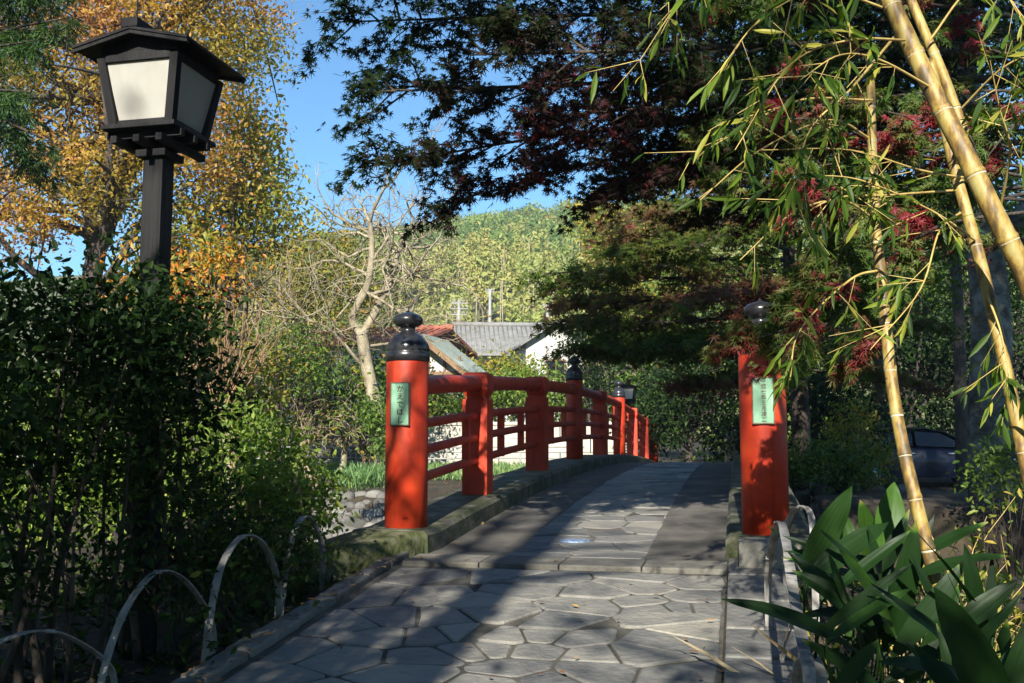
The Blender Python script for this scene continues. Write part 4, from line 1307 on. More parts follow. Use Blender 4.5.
hoop([P(796, 700, 3.5), P(799, 668, 3.4), P(808, 655, 3.25), P(818, 668, 3.1), P(822, 705, 3.0)], "split bamboo hoop cut off by the bottom edge right of the path")


# ------------------------------------------------------------------ broad-leaved plants on the right
def broad_plant(base, leaves_, label):
    """each blade: (foot x, foot y, tip x, tip y, depth, width in pixels, facing, tone)"""
    base = np.asarray(base, float)
    t = thing("broad_leaved_plant", base, label, "plant", "broad leaved plants by the path")
    mb = MB(); N = 26
    for (fx, fy, px, py, Y, w, face, tone) in leaves_:
        fx, fy, w = fx - (px - fx) * .22, fy - (py - fy) * .22, w * .84
        dY = rng.uniform(-.10, .18)
        foot = P(fx, fy, Y + dY * .5); tip = P(px, py, Y - dY * .5); w = w / F * Y
        ln = np.linalg.norm(tip - foot); ch = unit(tip - foot)
        b = base + rng.normal(size=3) * (.06, .06, .01)
        bow = np.array((0, 0, ln * .10)) * (1 - abs(ch[2])) + np.array((0, -1, 0)) * ln * .06
        c = spline([b, b * .45 + foot * .55 - ch * .05 + rng.normal(size=3) * .01, foot, foot + (tip - foot) * .5 + bow, tip], 60)
        d2 = np.linalg.norm(c - foot, axis=1); k = int(np.argmin(d2)); st = c[:k + 1]
        mb.tube(st[:: max(1, k // 8)], .004, 5, rnd=.55)
        bl = spline([foot, foot + (tip - foot) * .33 + bow * .8, foot + (tip - foot) * .68 + bow * .8, tip], N); tg = unit(np.gradient(bl, axis=0))
        view = np.array((0, -1.0, .25)); nr0 = unit(view * face + np.array((rng.normal() * .3, 0, 1.0)) * (1 - face)); sd = unit(np.cross(tg, nr0))
        tw = np.linspace(-.25, .35, N)[:, None] * rng.uniform(-1, 1); sd = unit(sd * np.cos(tw) + np.cross(tg, sd) * np.sin(tw)); nr = np.cross(sd, tg)
        u = np.linspace(0, 1, N); ww = w * .5 * np.sin(np.clip(u, 0, 1) ** .8 * pi) ** .8; ww = np.maximum(ww, .0015); ww[0] = .005
        ph = rng.uniform(0, 6); fold = rng.uniform(.05, .3)
        rows = []
        for i in range(N):
            wv = w * .035 * sin(u[i] * 13 + ph)
            rows.append([bl[i] + sd[i] * ww[i] * f + nr[i] * (ww[i] * (fold * abs(f) + .02 * math.cos(f * 24)) + wv * f * abs(f)) for f in np.linspace(-1, 1, 13)])
        tone_v = np.clip(np.tile(tone + .05 * (np.arange(13) % 2) - .04 * (np.arange(13) == 6), (N, 1)) + rng.normal(size=(N, 1)) * .012, 0, 1)
        if rng.random() < .3: tone_v[-3:] = np.maximum(tone_v[-3:], np.array([[.82], [.93], [1.0]]))
        mb.grid(np.array(rows), rnd=tone_v.ravel())
    mb.build("leaves", M['L_broad'], t)


def gg(px, py, Y):
    p = P(px, py, Y); return gbase(p)


def fill(n, x0, x1, y0, y1, Y0, Y1):
    out = []
    for _ in range(n):
        fx, fy = rng.uniform(x0, x1), rng.uniform(y0, y1); a = rng.normal() * .75; L = rng.uniform(80, 130)
        out.append((fx, fy, fx + L * sin(a), fy - L * cos(a) * .85, rng.uniform(Y0, Y1), rng.uniform(13, 24), rng.uniform(.2, .8), float(np.clip(rng.normal(.3, .18), 0, .7))))
    return out


broad_plant(gg(862, 690, 3.7), [(812, 556, 852, 486, 3.7, 31, .7, .5), (884, 540, 894, 482, 3.9, 34, .95, .72), (868, 552, 860, 500, 3.95, 26, .9, .6), (822, 570, 889, 522, 3.6, 30, .55, .35), (838, 590, 916, 528, 3.5, 17, .4, .4), (848, 545, 838, 505, 3.9, 22, .8, .55), (905, 540, 880, 500, 4.0, 24, .8, .65)] + fill(8, 830, 900, 575, 620, 3.5, 3.9),
            "broad glossy plant whose tall upright leaves stand before the leaning bamboo")
broad_plant(gg(930, 700, 3.4), [(912, 562, 988, 522, 3.5, 20, .4, .4), (890, 628, 916, 520, 3.3, 32, .8, .3), (925, 575, 1010, 556, 3.3, 20, .45, .3), (958, 628, 1018, 580, 3.0, 26, .5, .3), (842, 632, 914, 587, 3.0, 20, .4, .55), (905, 640, 965, 560, 3.2, 26, .7, .3)] + fill(12, 880, 990, 600, 680, 2.9, 3.4),
            "broad glossy plant in the middle of the clump with leaves arching to the right")
broad_plant(gg(985, 720, 2.6), [(992, 715, 934, 587, 2.35, 60, .95, .33), (1010, 690, 1040, 600, 2.5, 34, .7, .3), (960, 700, 905, 640, 2.5, 26, .5, .35)] + fill(7, 930, 1030, 650, 710, 2.5, 2.9),
            "broad glossy plant with one big ribbed leaf standing up at the bottom edge")
broad_plant(gg(842, 690, 3.5), [(862, 628, 788, 552, 3.3, 25, .75, .45), (812, 572, 768, 526, 4.6, 14, .5, .35), (835, 690, 878, 640, 2.9, 24, .5, .4)] + fill(8, 835, 880, 610, 690, 3.0, 3.5),
            "small leaved edge of the glossy clump touching the pale hoops")

# ------------------------------------------------------------------ bamboo
def culm(pts, r0, r1, label, seg=.24, name="bamboo_culm"):
    base = np.asarray(pts[0], float)
    t = thing(name, base, label, "bamboo", "yellow bamboo culms at the right")
    c = spline(pts, 60); ln = np.concatenate([[0], np.cumsum(np.linalg.norm(np.diff(c, axis=0), axis=1))])
    mb = MB(); at = 0.1; marks = []
    while at < ln[-1]:
        marks.append(at); at += seg * rng.uniform(.85, 1.15)
    us = sorted(set(np.linspace(0, ln[-1], 70).tolist() + [m + d for m in marks for d in (-.012, -.004, 0, .004, .012)]))
    us = [u for u in us if 0 <= u <= ln[-1]]
    path = np.array([[np.interp(u, ln, c[:, k]) for k in range(3)] for u in us])
    rr = np.array([r0 + (r1 - r0) * u / ln[-1] for u in us])
    for i, u in enumerate(us):
        for m in marks:
            if abs(u - m) < .0045: rr[i] *= 1.09
    mb.tube(path, rr, 14)
    for m in marks:
        q_ = np.array([[np.interp(m + d, ln, c[:, k]) for k in range(3)] for d in (-.013, -.007)])
        mb.tube(q_, (r0 + (r1 - r0) * m / ln[-1]) * 1.03, 14, mi=1, caps=False)
    mb.build("stalk", [M['bamboo'], M['node']], t)
    return t, c


cA, pA = culm([P(1090, 560, 3.5), P(1045, 330, 3.4), P(985, 195, 3.4), P(930, 85, 3.5), P(880, -20, 3.6), P(800, -190, 3.9)], .039, .029, "thickest golden bamboo culm with rusty marks, leaning across the upper right corner")
cB, pB = culm([P(1075, 420, 3.9), P(1024, 265, 3.8), P(985, 190, 3.8), P(945, 80, 3.9), P(915, 10, 4.0), P(850, -150, 4.2)], .024, .018, "pale bamboo culm just right of the thickest one", .3)
cC, pC = culm([P(1060, 640, 3.6), P(1024, 455, 3.6), P(985, 280, 3.7), P(955, 170, 3.8), P(930, 60, 3.9)], .026, .020, "slim bright yellow culm crossing the right edge of the photo", .26)
cD, pD = culm([P(985, 760, 3.4), P(928, 550, 3.4), P(896, 410, 3.5), P(882, 285, 3.6), P(874, 200, 3.7), P(870, 60, 3.9)], .026, .016, "yellow bamboo culm with white rings rising from the broad leaved plants", .16)


def spray(parent, curves, nleaf, L, crimp=.0):
    mb = MB(); lb = MB(); PP = []; DD = []
    for pts in curves:
        pth = spline([P(*a) for a in pts], 22); mb.tube(pth, np.linspace(.0055, .0015, 22), 5, caps=False)
        tg = unit(np.gradient(pth, axis=0))
        for k in range(nleaf):
            i = int(rng.integers(5, 22)); s0 = pth[i]
            d = unit(tg[i] * .8 + rng.normal(size=3) * .75 + (0, 0, -.25)); e = s0 + d * rng.uniform(.08, .24)
            mb.tube([s0, e], (.002, .001), 3, caps=False)
            for q_ in range(int(rng.integers(3, 7))):
                PP.append(s0 + (e - s0) * rng.uniform(.4, 1)); DD.append(unit(d * .9 + rng.normal(size=3) * .5 + (0, 0, -.75)))
    n = len(PP); leaves(lb, PP, DD, rv(n) + (0, -.3, .6), L * rng.uniform(.55, 1.2, n), tm_lens(.15, .02), np.clip(rng.normal(.48, .3, n), 0, 1))
    mb.build("branches", M['culmtwig'], parent); lb.build("foliage", M['L_bamboo'], parent)


spray(cA, [[(905, 40, 3.5), (850, 40, 3.3), (790, 65, 3.2), (735, 150, 3.1)], [(890, 10, 3.6), (820, -10, 3.4), (760, 20, 3.3), (720, 70, 3.2)], [(935, 90, 3.5), (880, 60, 3.3), (840, 55, 3.2), (800, 80, 3.1)],
           [(880, -10, 3.6), (800, -50, 3.5), (720, -40, 3.4), (660, 10, 3.3)], [(870, -40, 3.6), (760, -60, 3.4), (690, -10, 3.3), (640, 60, 3.2)], [(900, 30, 3.6), (850, 90, 3.4), (810, 130, 3.3), (790, 200, 3.2)]], 14, .115)
spray(cB, [[(960, 110, 3.9), (1000, 70, 3.7), (1030, 60, 3.6), (1050, 100, 3.5)], [(930, 40, 3.9), (970, -10, 3.8), (1010, 0, 3.7), (1030, 40, 3.6)], [(980, 180, 3.8), (920, 170, 3.6), (850, 150, 3.4), (760, 150, 3.3)], [(1000, 210, 3.8), (1010, 150, 3.6), (1000, 110, 3.5), (990, 60, 3.4)]], 11, .11)
spray(cC, [[(965, 210, 3.8), (940, 230, 3.6), (920, 290, 3.4), (870, 350, 3.3)], [(960, 190, 3.8), (890, 195, 3.5), (830, 200, 3.4), (770, 240, 3.3)], [(975, 240, 3.7), (930, 210, 3.5), (860, 180, 3.3), (800, 175, 3.2)], [(985, 290, 3.7), (1000, 330, 3.5), (1010, 380, 3.4)]], 10, .11)
spray(cD, [[(880, 270, 3.6), (850, 280, 3.5), (800, 330, 3.4), (790, 380, 3.3)], [(876, 220, 3.7), (840, 200, 3.5), (790, 215, 3.3), (740, 260, 3.2)], [(872, 140, 3.8), (830, 120, 3.6), (760, 150, 3.4), (700, 200, 3.3)], [(872, 100, 3.8), (800, 100, 3.6), (740, 130, 3.5), (690, 160, 3.4)]], 10, .10)

# dry stalks and weeds at the right edge
wd = thing("dry_weeds", gbase(P(990, 640, 4.2)), "tangle of dry pale stalks and yellowish weeds at the right edge", "weeds")
mb = MB(); PPs = []
for i in range(90):
    s0 = gbase(P(rng.uniform(930, 1080), 640, rng.uniform(3.6, 5.4))); d = unit(np.array((rng.normal() * .55, rng.normal() * .3, 1)))
    L = rng.uniform(.35, .95); pth = spline([s0, s0 + d * L * .55, s0 + d * L + (rng.normal() * .2, 0, -.06)], 8); mb.tube(pth, np.linspace(.004, .0015, 8), 4, caps=False); PPs += list(pth[3:])
mb.build("stalks", M['culmtwig'], wd)
mb = MB(); PPs = np.array(PPs); scatter(mb, PPs[rng.integers(0, len(PPs), 420)], 3, .04, .05, LENS, .3, .1); mb.build("foliage", M['L_goldgreen'], wd)
mb = MB(); b = gbase(P(950, 600, 4.4)); n = 60; d = rv(n); d[:, 2] = np.abs(d[:, 2]) * .7 + .3
leaves(mb, b + rng.normal(size=(n, 3)) * (.35, .2, .02) + (0, 0, .02), d, rv(n), rng.uniform(.35, .75, n), tm_lens(.03, .004), rng.random(n))
tag(mb.build("dry_grass", M['L_dry']), "straw coloured dry grass blades beside the leaning yellow bamboo", "dry grass")


# ------------------------------------------------------------------ maples
def bough(wood, pts, r0, side, lstep, sz, LP, LD, droop=.10, tilt=.25, thick=.06):
    c = spline(pts, 40); tg = unit(np.gradient(c, axis=0)); ln = np.linalg.norm(np.diff(c, axis=0), axis=1).sum()
    wood.tube(c, np.linspace(r0, r0 * .15, 40), 7, caps=False)
    nside = int(ln / lstep)
    for k in range(nside):
        u = .12 + .88 * (k + rng.random()) / nside; i = min(39, int(u * 39)); s0 = c[i]
        h = unit(np.array((tg[i][0], tg[i][1], 0))); sd = np.array((-h[1], h[0], 0)) * rng.choice([-1, 1])
        d = unit(h * rng.uniform(.3, 1.0) + sd * rng.uniform(.4, 1.0) + (0, 0, rng.normal() * tilt)); L = side * (1.1 - .62 * u) * rng.uniform(.6, 1.2)
        pth = spline([s0, s0 + d * L * .5 + (0, 0, thick * rng.normal()), s0 + d * L + (0, 0, -droop * L)], 9)
        wood.tube(pth, np.linspace(r0 * .28, .002, 9), 4, caps=False)
        for j in range(2, 9):
            for q_ in range(2):
                dd = unit(d + rng.normal(size=3) * (.7, .7, .25)); e = pth[j] + dd * rng.uniform(.3, 1) * L * .32
                if q_ == 0: wood.tube([pth[j], e], (.003, .0012), 3, caps=False)
                for f in (.35, .6, .8, 1.0):
                    LP.append(pth[j] + (e - pth[j]) * f + rng.normal(size=3) * sz * .45); LD.append(dd)


def maple(name, base, label, trunk, boughs, side, lstep, sz, leaf, tmpl, r0=.04, trunk_r=.16, droop=.1, ldroop=.55, crnd=None, tilt=.25, thick=.06):
    t = thing(name, base, label, "maple tree")
    wood = MB(); LP = []; LD = []
    if trunk is not None:
        wood.tube(spline(trunk, 20), np.linspace(trunk_r, trunk_r * .4, 20), 10)
    for b in boughs:
        bough(wood, b, r0, side, lstep, sz, LP, LD, droop, tilt, thick)
    wood.build("trunk", M['bark'], t)
    LP = np.array(LP); LD = np.array(LD); n = len(LP)
    d = LD + rv(n) * .8; d[:, 2] -= ldroop
    nr = rv(n) * .6 + np.array((0, -.25, .8))
    r = (crnd(LP) if crnd else rng.random(n)); r = np.clip(r + rng.normal(size=n) * .12, 0, 1)
    mb = MB(); leaves(mb, LP, d, nr, sz * rng.uniform(.65, 1.25, n), tmpl, r); mb.build("crown", leaf, t)
    return t


mbase = gbase(P(1180, 500, 9.5))
tr = [mbase, P(1130, 300, 9.3), P(1085, 120, 9), P(1060, -60, 8.8)]
tr[0] = mbase
J = lambda py: P(1075 - (py - 100) * -.12, py, 9.0)
bs = []
for (sy, m1, m2, e) in [(40, (820, 15, 7.6), (600, 15, 6.6), (335, 22, 6.0)), (80, (800, 75, 7.6), (560, 85, 6.6), (362, 92, 6.0)), (120, (800, 120, 7.8), (600, 130, 6.8), (360, 168, 6.2)), (130, (780, 140, 7.9), (620, 158, 7.2), (440, 205, 6.6)),
                        (150, (790, 165, 8.2), (690, 165, 7.6), (600, 195, 7.2)), (20, (800, -30, 7.2), (600, -45, 6.4), (365, -30, 5.8)), (0, (790, -80, 7.0), (580, -110, 6.2), (400, -95, 5.6)), (60, (840, 45, 6.8), (660, 50, 5.8), (470, 55, 5.2)),
                        (110, (840, 100, 7.2), (700, 105, 6.4), (520, 118, 5.8)), (140, (850, 150, 7.6), (740, 160, 7.0), (640, 185, 6.4)), (-30, (830, -130, 6.6), (640, -150, 5.6), (470, -130, 5)), (90, (880, 70, 8.6), (760, 60, 8.2), (640, 80, 8)), (100, (900, 10, 8), (780, 0, 7.4), (640, 0, 7)),
                        (160, (900, 190, 8.6), (800, 195, 8.2), (700, 215, 8)), (50, (940, 20, 8), (860, 10, 7.4), (760, 30, 6.8))]:
    bs.append([J(sy), P(*m1), P(*m2), P(*e)])
maple("overhanging_maple", mbase, "dark purple maple whose long boughs overhang the path across the top of the photo", tr, bs, .80, .098, .050, M['L_maple'], STAR7, .030, .17, .22, .7,
      crnd=lambda p: .36 + .30 * np.sin(p[:, 0] * 1.6 + 1) * np.sin(p[:, 1] * 1.3) + .14 * np.sin(p[:, 2] * 3))
# crimson sprays low over the right post
rb = [[P(1040, 60, 7), P(920, 40, 6.8), P(820, 60, 6.4), P(700, 70, 6.2)], [P(1040, 90, 7), P(900, 95, 6.8), P(790, 120, 6.4), P(680, 135, 6.2)], [P(1040, 120, 7), P(900, 150, 6.9), P(800, 170, 6.6), P(700, 190, 6.4)], [P(1040, 20, 6.8), P(900, 0, 6.4), P(800, -10, 6), P(700, 20, 5.8)],
      [P(1060, 240, 7.5), P(980, 240, 7.4), P(900, 260, 7.2), P(850, 290, 7)], [P(1040, 180, 6.4), P(900, 150, 5.8), P(820, 120, 5.4), P(745, 125, 5.2)], [P(1040, 190, 6.2), P(890, 190, 5.6), P(830, 275, 5.6), P(752, 350, 5.6)], [P(1040, 200, 6.2), P(880, 200, 5.4), P(835, 270, 4.9), P(800, 375, 4.7)],
      [P(1040, 170, 6.2), P(900, 150, 5.6), P(850, 190, 5.2), P(800, 200, 5.0)], [P(1040, 160, 6), P(960, 130, 5.5), P(880, 110, 5.2), P(830, 95, 5.0)], [P(1050, 100, 5.6), P(1010, 130, 5.2), P(985, 160, 5.0)], [P(1040, 210, 6), P(930, 230, 5.4), P(880, 300, 5), P(855, 385, 4.8)],
      [P(1040, 185, 6.2), P(860, 210, 5.4), P(800, 318, 5.4), P(722, 345, 5.6)], [P(1040, 190, 6.2), P(880, 230, 5.6), P(840, 310, 5.4), P(778, 356, 5.6)]]
maple("crimson_maple", gbase(P(1230, 500, 6.8)), "crimson and green maple sprays hanging over the cap of the right post", [gbase(P(1230, 500, 6.8)), P(1180, 330, 6.7), P(1100, 210, 6.5), P(1035, 180, 6.3)], rb, .27, .17, .056, M['L_red'], STAR7, .012, .09, .35, .9,
      crnd=lambda p: .24 + .22 * np.sin(p[:, 2] * 9 - 1.4 + 2 * p[:, 1]) + .24 * np.sin(p[:, 0] * 8 + p[:, 1] * 3), thick=.04)

# layered maple beyond the bridge
lb_ = gbase(P(800, 470, 19)); bs = []
J2 = lambda py, px=790: P(px, py, 18.5)
for (sy, m, e) in [(205, (720, 200, 17), (640, 222, 15.5)), (230, (700, 225, 17), (615, 262, 15.5)), (260, (690, 262, 17), (590, 285, 15.6)), (270, (680, 278, 16.5), (562, 272, 15.5)), (300, (670, 300, 16.6), (575, 305, 15.8)), (310, (680, 322, 16.6), (570, 322, 15.6)),
                   (330, (690, 340, 17), (590, 345, 16)), (350, (690, 345, 17), (605, 350, 16)), (355, (700, 352, 17), (640, 352, 16.4)), (250, (740, 235, 16), (690, 250, 15)), (300, (740, 290, 16), (680, 310, 15)), (340, (740, 335, 16), (690, 350, 15)),
                   (380, (760, 375, 17), (705, 385, 16)), (220, (840, 190, 17), (760, 200, 16)), (280, (850, 270, 17), (800, 290, 15.5)), (240, (870, 220, 18), (930, 230, 17)), (320, (870, 320, 18), (930, 330, 17)), (370, (860, 375, 18), (920, 390, 17)), (190, (720, 180, 18), (660, 190, 17))]:
    bs.append([J2(sy), P(*m), P(*e)])
maple("layered_maple", lb_, "green and purple maple with flat tiers of foliage beyond the bridge on the right", [lb_, P(800, 400, 18.8), P(790, 280, 18.5), P(785, 170, 18.4)], bs, 1.5, .20, .115, M['L_maplegreen'], STAR5, .05, .2, .12, .5,
      crnd=lambda p: .44 + .16 * np.sin(p[:, 0] * 1.1 + p[:, 2] * 3.1) + .24 * np.sin(p[:, 2] * 4.3 + 1), tilt=.05, thick=.03)

# ------------------------------------------------------------------ the dark wood on the right
for k, (px, Y, lobes, mat, n, size, lab, tr_) in enumerate([
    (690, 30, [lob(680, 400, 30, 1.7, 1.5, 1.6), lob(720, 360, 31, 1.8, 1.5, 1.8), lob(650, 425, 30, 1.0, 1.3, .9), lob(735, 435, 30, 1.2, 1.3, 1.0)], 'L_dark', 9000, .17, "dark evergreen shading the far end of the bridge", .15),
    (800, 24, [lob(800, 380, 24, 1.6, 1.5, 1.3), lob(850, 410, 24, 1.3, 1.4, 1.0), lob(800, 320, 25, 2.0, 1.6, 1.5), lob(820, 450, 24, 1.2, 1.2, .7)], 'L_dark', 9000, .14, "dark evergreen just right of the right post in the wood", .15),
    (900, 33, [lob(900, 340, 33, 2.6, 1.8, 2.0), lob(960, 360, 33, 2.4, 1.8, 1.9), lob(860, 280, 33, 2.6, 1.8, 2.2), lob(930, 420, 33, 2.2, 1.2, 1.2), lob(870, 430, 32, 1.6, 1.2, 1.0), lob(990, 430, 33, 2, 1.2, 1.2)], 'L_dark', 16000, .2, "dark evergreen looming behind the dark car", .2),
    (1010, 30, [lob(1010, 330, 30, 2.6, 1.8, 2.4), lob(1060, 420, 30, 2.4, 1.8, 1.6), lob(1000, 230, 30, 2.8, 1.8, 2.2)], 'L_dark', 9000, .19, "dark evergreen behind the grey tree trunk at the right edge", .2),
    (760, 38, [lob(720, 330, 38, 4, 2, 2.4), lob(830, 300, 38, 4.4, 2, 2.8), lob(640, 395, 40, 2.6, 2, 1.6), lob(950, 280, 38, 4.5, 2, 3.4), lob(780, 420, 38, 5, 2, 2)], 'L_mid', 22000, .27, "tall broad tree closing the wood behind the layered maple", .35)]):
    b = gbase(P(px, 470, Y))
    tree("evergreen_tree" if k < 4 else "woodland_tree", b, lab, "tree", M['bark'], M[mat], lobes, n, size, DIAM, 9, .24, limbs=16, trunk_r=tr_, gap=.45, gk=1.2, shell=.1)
for (px, py, Y, lobes, mat, n, lab) in [(815, 470, 15, [lob(815, 462, 15.2, .7, .5, .35), lob(860, 468, 15.3, .6, .5, .3), lob(780, 470, 15.3, .5, .5, .3)], 'L_mid', 3200, "low green shrub above the boulders right of the right post"),
                                       (850, 440, 15.5, [lob(855, 430, 15.8, .5, .4, .6), lob(875, 460, 15.6, .4, .4, .4)], 'L_goldgreen', 1500, "thin yellow green sapling left of the leaning bamboo"),
                                       (1000, 480, 12, [lob(1000, 470, 12, .5, .4, .4), lob(1030, 450, 12, .5, .4, .5)], 'L_mid', 1500, "leafy shrub at the foot of the grey trunk")]:
    bush("woodland_shrub", gbase(P(px, 500, Y)), lab, lobes, M[mat], n, .08, stems=9, spread=.1)
gt_ = P(985, 445, 14); b = gbase(gt_)
t = thing("grey_tree", b, "thick pale grey tree trunk at the right edge behind the bamboo", "tree")
mb = MB(); mb.tube(spline([b - (0, 0, .3), P(990, 440, 14), P(990, 300, 14), P(970, 150, 14.2), P(950, -40, 14.5)], 24), np.concatenate([[.42, .36, .33], np.linspace(.31, .2, 21)]), 14)
mb.tube(spline([P(985, 260, 14), P(1030, 200, 14), P(1090, 100, 14.5)], 10), np.linspace(.14, .08, 10), 8, caps=False)
mb.tube(spline([P(975, 200, 14.1), P(900, 150, 14), P(840, 60, 14)], 10), np.linspace(.12, .04, 10), 8, caps=False)
mb.build("trunk", M['mottled'], t)
mb = MB(); scatter(mb, lobe_points([lob(1000, 60, 14.5, 2.2, 1.5, 1.2), lob(880, 60, 14.5, 1.6, 1.5, 1.0), lob(1060, 200, 14.5, 1.6, 1.4, 1.2), lob(960, -60, 14.5, 2.6, 1.5, 1.0), lob(940, 250, 15, 1.4, 1, .9), lob(800, 150, 15, 1.4, 1, .8), lob(760, 60, 15, 1.6, 1.2, .9), lob(880, 190, 15.5, 1.6, 1, .9)], 1700, .1), 9, .22, .12, DIAM, .3, .2); mb.build("crown", M['L_mid'], t)
for (px, Y, r, lab) in [(960, 22, .16, "slim dark trunk in front of the dark car"), (880, 26, .12, "thin dark trunk left of the dark car, behind the leaning bamboo"), (845, 17, .05, "thin pale sapling trunk leaning above the boulders")]:
    b = gbase(P(px, 470, Y)); t = thing("woodland_tree", b, lab, "tree")
    mb = MB(); tp = P(px + (12 if r < .1 else -10), 150 if r > .1 else 420, Y)
    mb.tube(spline([b - (0, 0, .3), (b + tp) / 2 + (.06, 0, 0), tp], 10), np.linspace(r, r * .6, 10), 9)
    mb.build("trunk", M['palebark'] if r < .1 else M['bark'], t)
    mb = MB(); scatter(mb, lobe_points([(tp, (1.0 if r > .1 else .3, .8 if r > .1 else .3, .7 if r > .1 else .2))], 90 if r > .1 else 12, .1), 8, .2 if r > .1 else .06, .12 if r > .1 else .07, DIAM, .3, .2); mb.build("crown", M['L_dark'], t)

# ------------------------------------------------------------------ parked car
cp = P(918, 470, 26); cp[2] = float(gz(cp[0], cp[1])) + .0
cq, CB = ortho(cp, -8)
car = thing("parked_car", cp, "dark blue car parked under the trees on the right, seen from the side", "car")
prof = [(-2.15, .42, .80), (-2.10, .30, .98), (-1.55, .25, 1.02), (-.9, .24, 1.02), (0, .24, 1.0), (.9, .24, .96), (1.5, .25, .88), (2.0, .30, .74), (2.15, .42, .62)]
mb = MB(); rows = []
for x, z0, z1 in prof:
    w = .86 - .10 * (abs(x) / 2.15) ** 4
    rows.append([cq(x, -w * .94, z0), cq(x, -w, (z0 + z1) / 2), cq(x, -w * .97, z1 - .08), cq(x, -w * .88, z1), cq(x, 0, z1 + .03), cq(x, w * .88, z1), cq(x, w * .97, z1 - .08), cq(x, w, (z0 + z1) / 2), cq(x, w * .94, z0), cq(x, -w * .94, z0)])
mb.grid(np.array(rows)); mb.add(rows[0][:9], [tuple(range(9))]); mb.add(rows[-1][:9], [tuple(range(9))])
rows = []
for x, z, w in [(-1.75, 1.0, .74), (-1.35, 1.38, .62), (-.6, 1.47, .60), (.1, 1.46, .60), (.45, 1.38, .61), (1.25, .95, .74)]:
    rows.append([cq(x, -w, z), cq(x, -w * .8, z + .03), cq(x, 0, z + .05), cq(x, w * .8, z + .03), cq(x, w, z), cq(x, 0, .9), cq(x, -w, z)])
mb.grid(np.array(rows)); body = mb.build("body", M['car'], car, fix=True)
for sy in (-1, 1):
    for pane in ([(-1.5, .80, 1.03), (-1.2, .665, 1.33), (-.3, .64, 1.40), (-.3, .82, 1.03)], [(-.22, .82, 1.03), (-.22, .64, 1.40), (.4, .645, 1.34), (1.05, .80, .99)]):
        mb = MB(); V = [cq(x, sy * y, z) for x, y, z in pane]; V += [v + CB[1] * sy * .012 for v in V]
        mb.add(V, [(0, 1, 2, 3), (7, 6, 5, 4), (0, 4, 5, 1), (1, 5, 6, 2), (2, 6, 7, 3), (3, 7, 4, 0)]); mb.build("side_window", M['glass'], car, fix=True)
mb = MB()
V = [cq(.50, -.56, 1.40), cq(.50, .56, 1.40), cq(1.22, .68, 1.01), cq(1.22, -.68, 1.01)]; V += [v + CB[2] * .012 + CB[0] * .012 for v in V]
mb.add(V, [(0, 1, 2, 3), (7, 6, 5, 4), (0, 4, 5, 1), (1, 5, 6, 2), (2, 6, 7, 3), (3, 7, 4, 0)]); mb.build("windscreen", M['glass'], car, fix=True)
for x in (-1.3, 1.32):
    for y in (-.80, .80):
        mb = MB(); c = cq(x, y, .31); q0 = [c - CB[1] * .1, c - CB[1] * .085, c + CB[1] * .085, c + CB[1] * .1]
        mb.tube(q0, (.28, .31, .31, .28), 24); w_ = mb.build("wheel", M['rubber'], car)
        mb = MB(); mb.tube([c - CB[1] * .108, c + CB[1] * .108], .18, 16); mb.build("rim", M['alloy'], w_)
for y in (-.62, .62):
    mb = MB(); mb.box(cq(2.08, y, .66), (.06, .17, .055), CB, .02); mb.build("headlight", M['alloy'], car)
    mb = MB(); mb.box(cq(-2.1, y, .84), (.05, .15, .07), CB, .02); mb.build("tail_light", M['redtile'], car)
for y in (-.9, .9):
    mb = MB(); mb.box(cq(.95, y * 1.02, 1.05), (.06, .09, .055), CB, .02); mb.build("wing_mirror", M['car'], car)
for x in (-.35, .62):
    mb = MB(); mb.box(cq(x, -.872, .84), (.09, .012, .016), CB, .004); mb.build("door_handle", M['alloy'], car)

# box behind the right post, at the far end of the bridge
bx = P(731, 445, 30); b = np.array((bx[0], bx[1], float(gz(bx[0], bx[1]))))
t = thing("utility_box", b, "small faded olive cabinet standing left of the right post in the shade", "utility box")
hh = (P(731, 431, 30)[2] - b[2]) / 2
mb = MB(); mb.box(b + (0, 0, hh), (.21, .16, hh), B3, .015); mb.build("cabinet", M['boxpaint'], t)
mb = MB(); mb.box(b + (0, 0, 2 * hh + .02), (.24, .19, .02), B3, .006); mb.build("lid", M['greypole'], t)
mb = MB(); mb.box(b + (0, 0, hh) - B3[1] * .165, (.18, .008, hh * .85), B3, .004); mb.build("door", M['boxpaint'], t)

# ------------------------------------------------------------------ unseen trees that shade the scene, some added to block sky light
def shade_tree(name, u, a, label, lobes_uv, n, size, gap, gk, trunk_r, leaf='L_dark', depth=1.6, shell=.0, foot=None):
    fu, fa = foot or (u, a)
    b = SUV(fu, 0, fa); b = gbase(b)
    t = thing(name, b, label, "tree")
    lobes = []
    for (uu, v, ru, rvv) in lobes_uv:
        lobes.append((SUV(uu, v, a + rng.normal() * .3), (ru, depth, rvv)))
    top = max(l[0][2] for l in lobes)
    mb = MB(); tk = spline([b - (0, 0, .3), SUV(fu + .1, 0, fa) * (1, 1, 0) + (0, 0, top * .5), SUV(u, 0, a) * (1, 1, 0) + (0, 0, top)], 16)
    mb.tube(tk, np.linspace(trunk_r, trunk_r * .4, 16), 10)
    for l in lobes:
        for k in range(5):
            e = l[0] + rv(1)[0] * np.array(l[1]) * .8; s0 = tk[int(np.argmin(np.abs(tk[:, 2] - (e[2] - .6))))]
            mb.tube(spline([s0, (s0 + e) / 2 + rng.normal(size=3) * .15, e], 7), np.linspace(trunk_r * .3, .015, 7), 5, caps=False)
    mb.build("trunk", M['bark'], t)
    mb = MB(); scatter(mb, lobe_points(lobes, n // 9, shell, gap, gk), 9, .22, size, DIAM, .2, .2); mb.build("crown", M[leaf], t)
    return t


